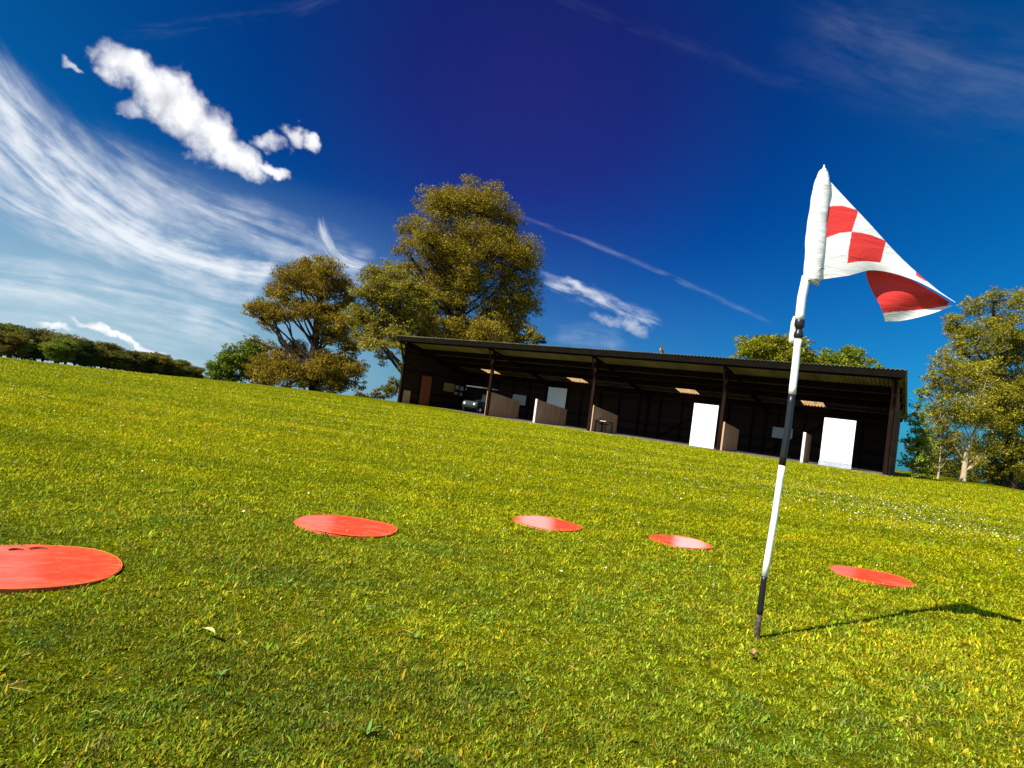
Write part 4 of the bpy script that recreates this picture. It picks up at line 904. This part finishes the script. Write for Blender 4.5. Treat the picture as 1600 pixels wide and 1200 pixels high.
board('notice', 20.45, 21.45, D - .21, .82, 1.42, GREYB)
# things on the left end wall (its inner face looks to the right)
def lwall(name, t0, t1, h0, h1, mat, th=.05): return MB().box(-L, -L + th, t0, t1, h0, h1).build(name, mat, shed, bevel=.004)
dr = lwall('door', 1.6, 2.52, .02, 1.8, DOORM)
MB().box(-L + .05, -L + .1, 1.72, 1.78, .85, .98).build('handle', RUST, dr)
MB().box(-L, -L + .08, 1.53, 1.6, .02, 1.87).box(-L, -L + .08, 2.52, 2.59, .02, 1.87).box(-L, -L + .08, 1.6, 2.52, 1.8, 1.87).build('door_frame', POSTM, dr)
lwall('low_panel', .3, .86, .03, .78, PLY)
lwall('notice_board', *NB, YELB)
for (a, b, c, d_) in SHEETS: lwall('paper_notice', a, b, c, d_, GREYB, .02)
# wall lamps on the right
LAMP = simple('small wall fitting', (.3, .52, .55), .3)
for x_, h_ in ((-.9, 1.75), (-.35, .9)): MB().tube([(x_, D - .2, h_), (x_, D - .27, h_)], .05, 8).build('wall_fitting', LAMP, shed)
SM = Matrix.Translation((SHED[0], SHED[1], ZF)) @ Matrix.Rotation(R_(-36.5), 4, 'Z')
def inshed(x_, t, h): return SM @ Vector((x_, t, h))
# ------------------------------------------------------------------ golf cart in the left bay
cart = empty('golf_cart', inshed(-21.7, 3.0, .02), R_(-36.5), label='small golf cart with pale roof parked in the left bay of the shed', cat='golf cart')
CB = simple('cart body', (.03, .04, .04), .3, .1); BLK = simple('black rubber', (.015, .015, .015), .8); SEAT = simple('seat vinyl', (.3, .28, .24), .6); CHR = simple('roof plastic', (.75, .77, .76), .4, .05); LMP = simple('lamp lens', (.85, .83, .7), .15, .05)
pr = [(-.75, .28), (-.82, .38), (-.8, .56), (-.7, .66), (-.45, .7), (-.3, .66), (-.28, .36), (.35, .34), (.4, .62), (.95, .64), (1.05, .5), (1.05, .26), (.7, .2), (-.5, .2)]
MB().prism(pr, -.55, .55, sw).build('body', CB, cart, bevel=.04)
MB().box(-.5, .5, .32, .82, .66, .76).build('seat', SEAT, cart, bevel=.03)
MB().box(-.5, .5, .82, .92, .74, 1.12).build('backrest', SEAT, cart, bevel=.03)
MB().box(-.6, .6, -.6, .95, 1.46, 1.52).build('canopy', CHR, cart, bevel=.02)
for sx in (-.5, .5):
    MB().tube([(sx, -.5, .66), (sx, -.3, 1.1), (sx, -.45, 1.46)], .018, 6).build('canopy_strut', BLK, cart); MB().tube([(sx, .95, .6), (sx, .9, 1.1), (sx, .85, 1.46)], .018, 6).build('canopy_strut', BLK, cart)
wh = []
for sx in (-.5, .5):
    for ty in (-.5, .72):
        w_ = MB().tube([(sx - .09, ty, .2), (sx - .07, ty, .2), (sx + .07, ty, .2), (sx + .09, ty, .2)], [.17, .2, .2, .17], 20); o = w_.build('wheel', BLK, cart)
        s_ = 1 if sx > 0 else -1
        MB().tube([(sx + .09 * s_, ty, .2), (sx + .1 * s_, ty, .2)], .1, 14).build('hub', CHR, o)
for sx in (-.36, .36): MB().tube([(sx, -.8, .5), (sx, -.84, .5)], .065, 12).build('headlight', LMP, cart, smooth=False)
st_ = MB().tube([(.22, -.35, .66), (.22, -.12, .95)], .02, 8); st_.tube([(.22 + .15 * math.cos(a), -.12 + .06 * math.sin(a), .95 + .13 * math.sin(a)) for a in np.linspace(0, 6.283, 17)], .014, 6); st_.build('steering_wheel', BLK, cart)
MB().box(-.5, .5, -.84, -.78, .27, .37).build('bumper', BLK, cart, bevel=.01)
# ------------------------------------------------------------------ small table by the centre partition
tb = empty('side_table', inshed(-12.1, .62, .02), R_(-36.5), label='small dark table with white paper on top beside the central partition', cat='table')
MB().box(-.3, .3, -.3, .42, .5, .53).build('tabletop', POSTM, tb, bevel=.005)
for a in (-.26, .26):
    for b in (-.26, .38): MB().box(a - .02, a + .02, b - .02, b + .02, 0, .5).build('leg', POSTM, tb)
MB().box(-.26, .26, .08, .12, .38, .42).build('rail', POSTM, tb)
pp = MB().box(-.16, .18, -.14, .14, 0, .02).build('paper_stack', WHITEB, None, label='white sheets lying on the small table in the shed', cat='paper'); pp.location = inshed(-12.1, .62, .552); pp.rotation_euler = (0, 0, R_(-36.5))
# ------------------------------------------------------------------ bird on the roof edge
bird = empty('bird', inshed(-9.1, -.55, rh(-.55) + .08), R_(-60), label='brown bird perched upright on the front edge of the shed roof', cat='bird')
BM = simple('brown feathers', (.10, .06, .025), .8, .5, 30); BW = simple('white belly feathers', (.3, .24, .14), .8, .1, 30); BK = simple('beak', (.1, .07, .03), .4)
body = MB().tube([(0, .12, -.02), (0, .09, .05), (0, .04, .11), (0, .0, .19), (0, -.01, .25), (0, -.02, .29), (0, -.035, .325), (0, -.035, .36), (0, -.03, .38)], [.012, .035, .062, .072, .058, .036, .036, .032, .01], 14)
body.tube([(0, -.06, .335), (0, -.085, .33), (0, -.1, .318)], [.013, .008, .002], 8); body.build('body', BM, bird, smooth=True)
for s_ in (-1, 1):
    MB().tube([(s_ * .055, .0, .24), (s_ * .068, .03, .17), (s_ * .045, .09, .08), (s_ * .01, .15, -.01)], [(.02, .012), (.045, .014), (.035, .012), (.008, .006)], 10).build('wing', BM, bird, smooth=True)
    MB().tube([(s_ * .025, .0, .13), (s_ * .03, .0, .05), (s_ * .03, 0, .0), (s_ * .03, -.04, -.002)], [.02, .014, .008, .005], 8).build('leg', BW, bird, smooth=True)
MB().tube([(0, -.045, .25), (0, -.06, .19), (0, -.045, .12), (0, -.02, .08)], [.018, .04, .04, .015], 10).build('breast', BW, bird, smooth=True)
# ------------------------------------------------------------------ trees
LEAFM = foliage_mat('leaves', .4, False, .55)
def bark(name, base): return simple(name, base, .9, .4, 3, .5, 14, stretch=(1, 1, .2))
BARKD = bark('dark bark', (.035, .026, .02)); BARKP = bark('pale bark', (.42, .33, .2))
def make_crown(lobes, leaf, dens, cA, cB, seed, origin, droop=0.):
    rg = np.random.default_rng(seed); VV = []; CC = []; clumps = []
    cA, cB = np.array(cA), np.array(cB)
    for (x, y, z, r) in lobes:
        ncl = max(8, int(30 * min(2.2, (r / 1.0)) ** 1.1)); r = r * 1.14; f = rg.normal(0, 1, (ncl, 3)); f /= np.linalg.norm(f, axis=1)[:, None]
        rad = r * rg.uniform(.3, 1.05, ncl)[:, None]; cc = np.array([x, y, z]) + f * rad * np.array([1, 1, .8])
        cr = r * rg.uniform(.1, .42, ncl)
        lt = rg.uniform(0, 1)
        for c, q in zip(cc, cr):
            clumps.append((c, (x, y, z)))
            n = int(dens * (q / leaf) ** 2 * 6.5) + 6
            d = rg.normal(0, 1, (n, 3)); d /= np.linalg.norm(d, axis=1)[:, None]
            p = c + d * (q * rg.uniform(.25, 1.25, n) ** .7)[:, None] * np.array([1.15, 1.15, .62])
            p[:, 2] -= droop * rg.uniform(0, 1, n) * q
            nrm = d * .7 + rg.normal(0, .8, (n, 3)) + [0, 0, .5]; nrm /= np.linalg.norm(nrm, axis=1)[:, None]
            a = np.cross(nrm, rg.normal(0, 1, (n, 3))); a /= np.linalg.norm(a, axis=1)[:, None]; b = np.cross(nrm, a)
            s = leaf * rg.uniform(.5, 1.25, n)[:, None]
            VV.append(np.stack([p - a * s, p - b * s * .5 + nrm * s * .12, p + a * s, p + b * s * .5 + nrm * s * .12], 1).reshape(-1, 3))
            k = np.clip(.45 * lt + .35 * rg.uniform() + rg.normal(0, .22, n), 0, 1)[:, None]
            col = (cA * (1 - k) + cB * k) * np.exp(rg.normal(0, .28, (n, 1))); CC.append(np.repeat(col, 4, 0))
    V = np.concatenate(VV) - origin; F = np.arange(len(V)).reshape(-1, 4)
    return V, F, np.concatenate(CC), clumps
def tree(name, spec):
    base = np.array(spec['base']); rg = random.Random(spec['seed'])
    root = empty(name, tuple(base), label=spec['label'], cat=spec.get('cat', 'tree'), group=spec.get('group'))
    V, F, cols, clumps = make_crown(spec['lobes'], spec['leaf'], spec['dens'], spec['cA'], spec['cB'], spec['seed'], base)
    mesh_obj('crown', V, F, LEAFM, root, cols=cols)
    tr = [Vector(p) - Vector(base) for p in spec['trunk']]; mb = MB(); r0 = spec['r0']
    nT = 24; P = interp([tuple(p) for p in tr], np.linspace(0, 1, nT)); rr_ = [r0 * (1 - .78 * i / (nT - 1)) * (1 + .45 * math.exp(-i * .9)) for i in range(nT)]
    mb.tube([Vector(p) + Vector((rg.uniform(-.03, .03), rg.uniform(-.03, .03), 0)) * r0 * 3 for p in P], rr_, 10)
    hmax = P[-1][2]
    if len(spec['lobes']) and spec.get('limbs', True):
        for (x, y, z, r) in spec['lobes']:
            e = Vector((x, y, z)) - Vector(base); zt = max(.14 * hmax, min(.9 * hmax, e.z - .95 * math.hypot(e.x - P[12][0], e.y - P[12][1]) - .2 * r))
            i = min(range(nT), key=lambda q: abs(P[q][2] - zt)); s0 = Vector(P[i]); rs = rr_[i] * .32
            m1 = s0.lerp(e, .4) + Vector((rg.uniform(-.1, .1), rg.uniform(-.1, .1), .03)) * (e - s0).length; m2 = s0.lerp(e, .75) + Vector((rg.uniform(-.06, .06), rg.uniform(-.06, .06), .06)) * (e - s0).length
            pts = interp([tuple(s0), tuple(m1), tuple(m2), tuple(e)], np.linspace(0, 1, 9)); mb.tube([Vector(p) for p in pts], [max(.012, rs * (1 - .8 * k / 8)) for k in range(9)], 6)
            sub = [c for c, q in clumps if q == (x, y, z)]
            for c in sub[:9]:
                c = Vector(c) - Vector(base); mb.tube([m2, m2.lerp(c, .5) + Vector((0, 0, .08 * r)), c], [max(.01, rs * .25), max(.008, rs * .16), .006], 5)
    mb.build('trunk', BARKP if spec.get('pale') else BARKD, root, smooth=True)
    return root
for sp in TREES: tree(sp['name'], sp)
# far wood on the left: four kinds copied
kinds = []
for k in range(5):
    rg = random.Random(50 + k); H = 10. ; lb = []
    for j in range(13):
        a = rg.uniform(0, 6.28); q = rg.uniform(.3, 3.2); zz = rg.uniform(2.2, 8.8); q *= 1 - abs(zz - 5.) / 8
        lb.append((q * math.cos(a), q * math.sin(a), zz, rg.uniform(1.3, 2.1)))
    cA, cB = FARCOL[k]
    kinds.append(tree('broadleaf_tree', dict(base=(0, 0, 0), lobes=lb, leaf=.2, dens=.45, cA=cA, cB=cB, seed=90 + k, trunk=[(0, 0, -.5), (.1, 0, 3), (0, .1, 7)], r0=.3, label='x', cat='tree', group='x')))
used = set()
for i, (x, y, s, sx, k, lab, grp) in enumerate(FAR):
    o = copy_tree(kinds[k]) if k in used else kinds[k]; used.add(k)
    o.location = (x, y, float(gz(x, y)) - .2); o.rotation_euler = (0, 0, i * 1.7); o.scale = (s * sx, s * sx, s)
    o['label'] = lab; o['group'] = grp
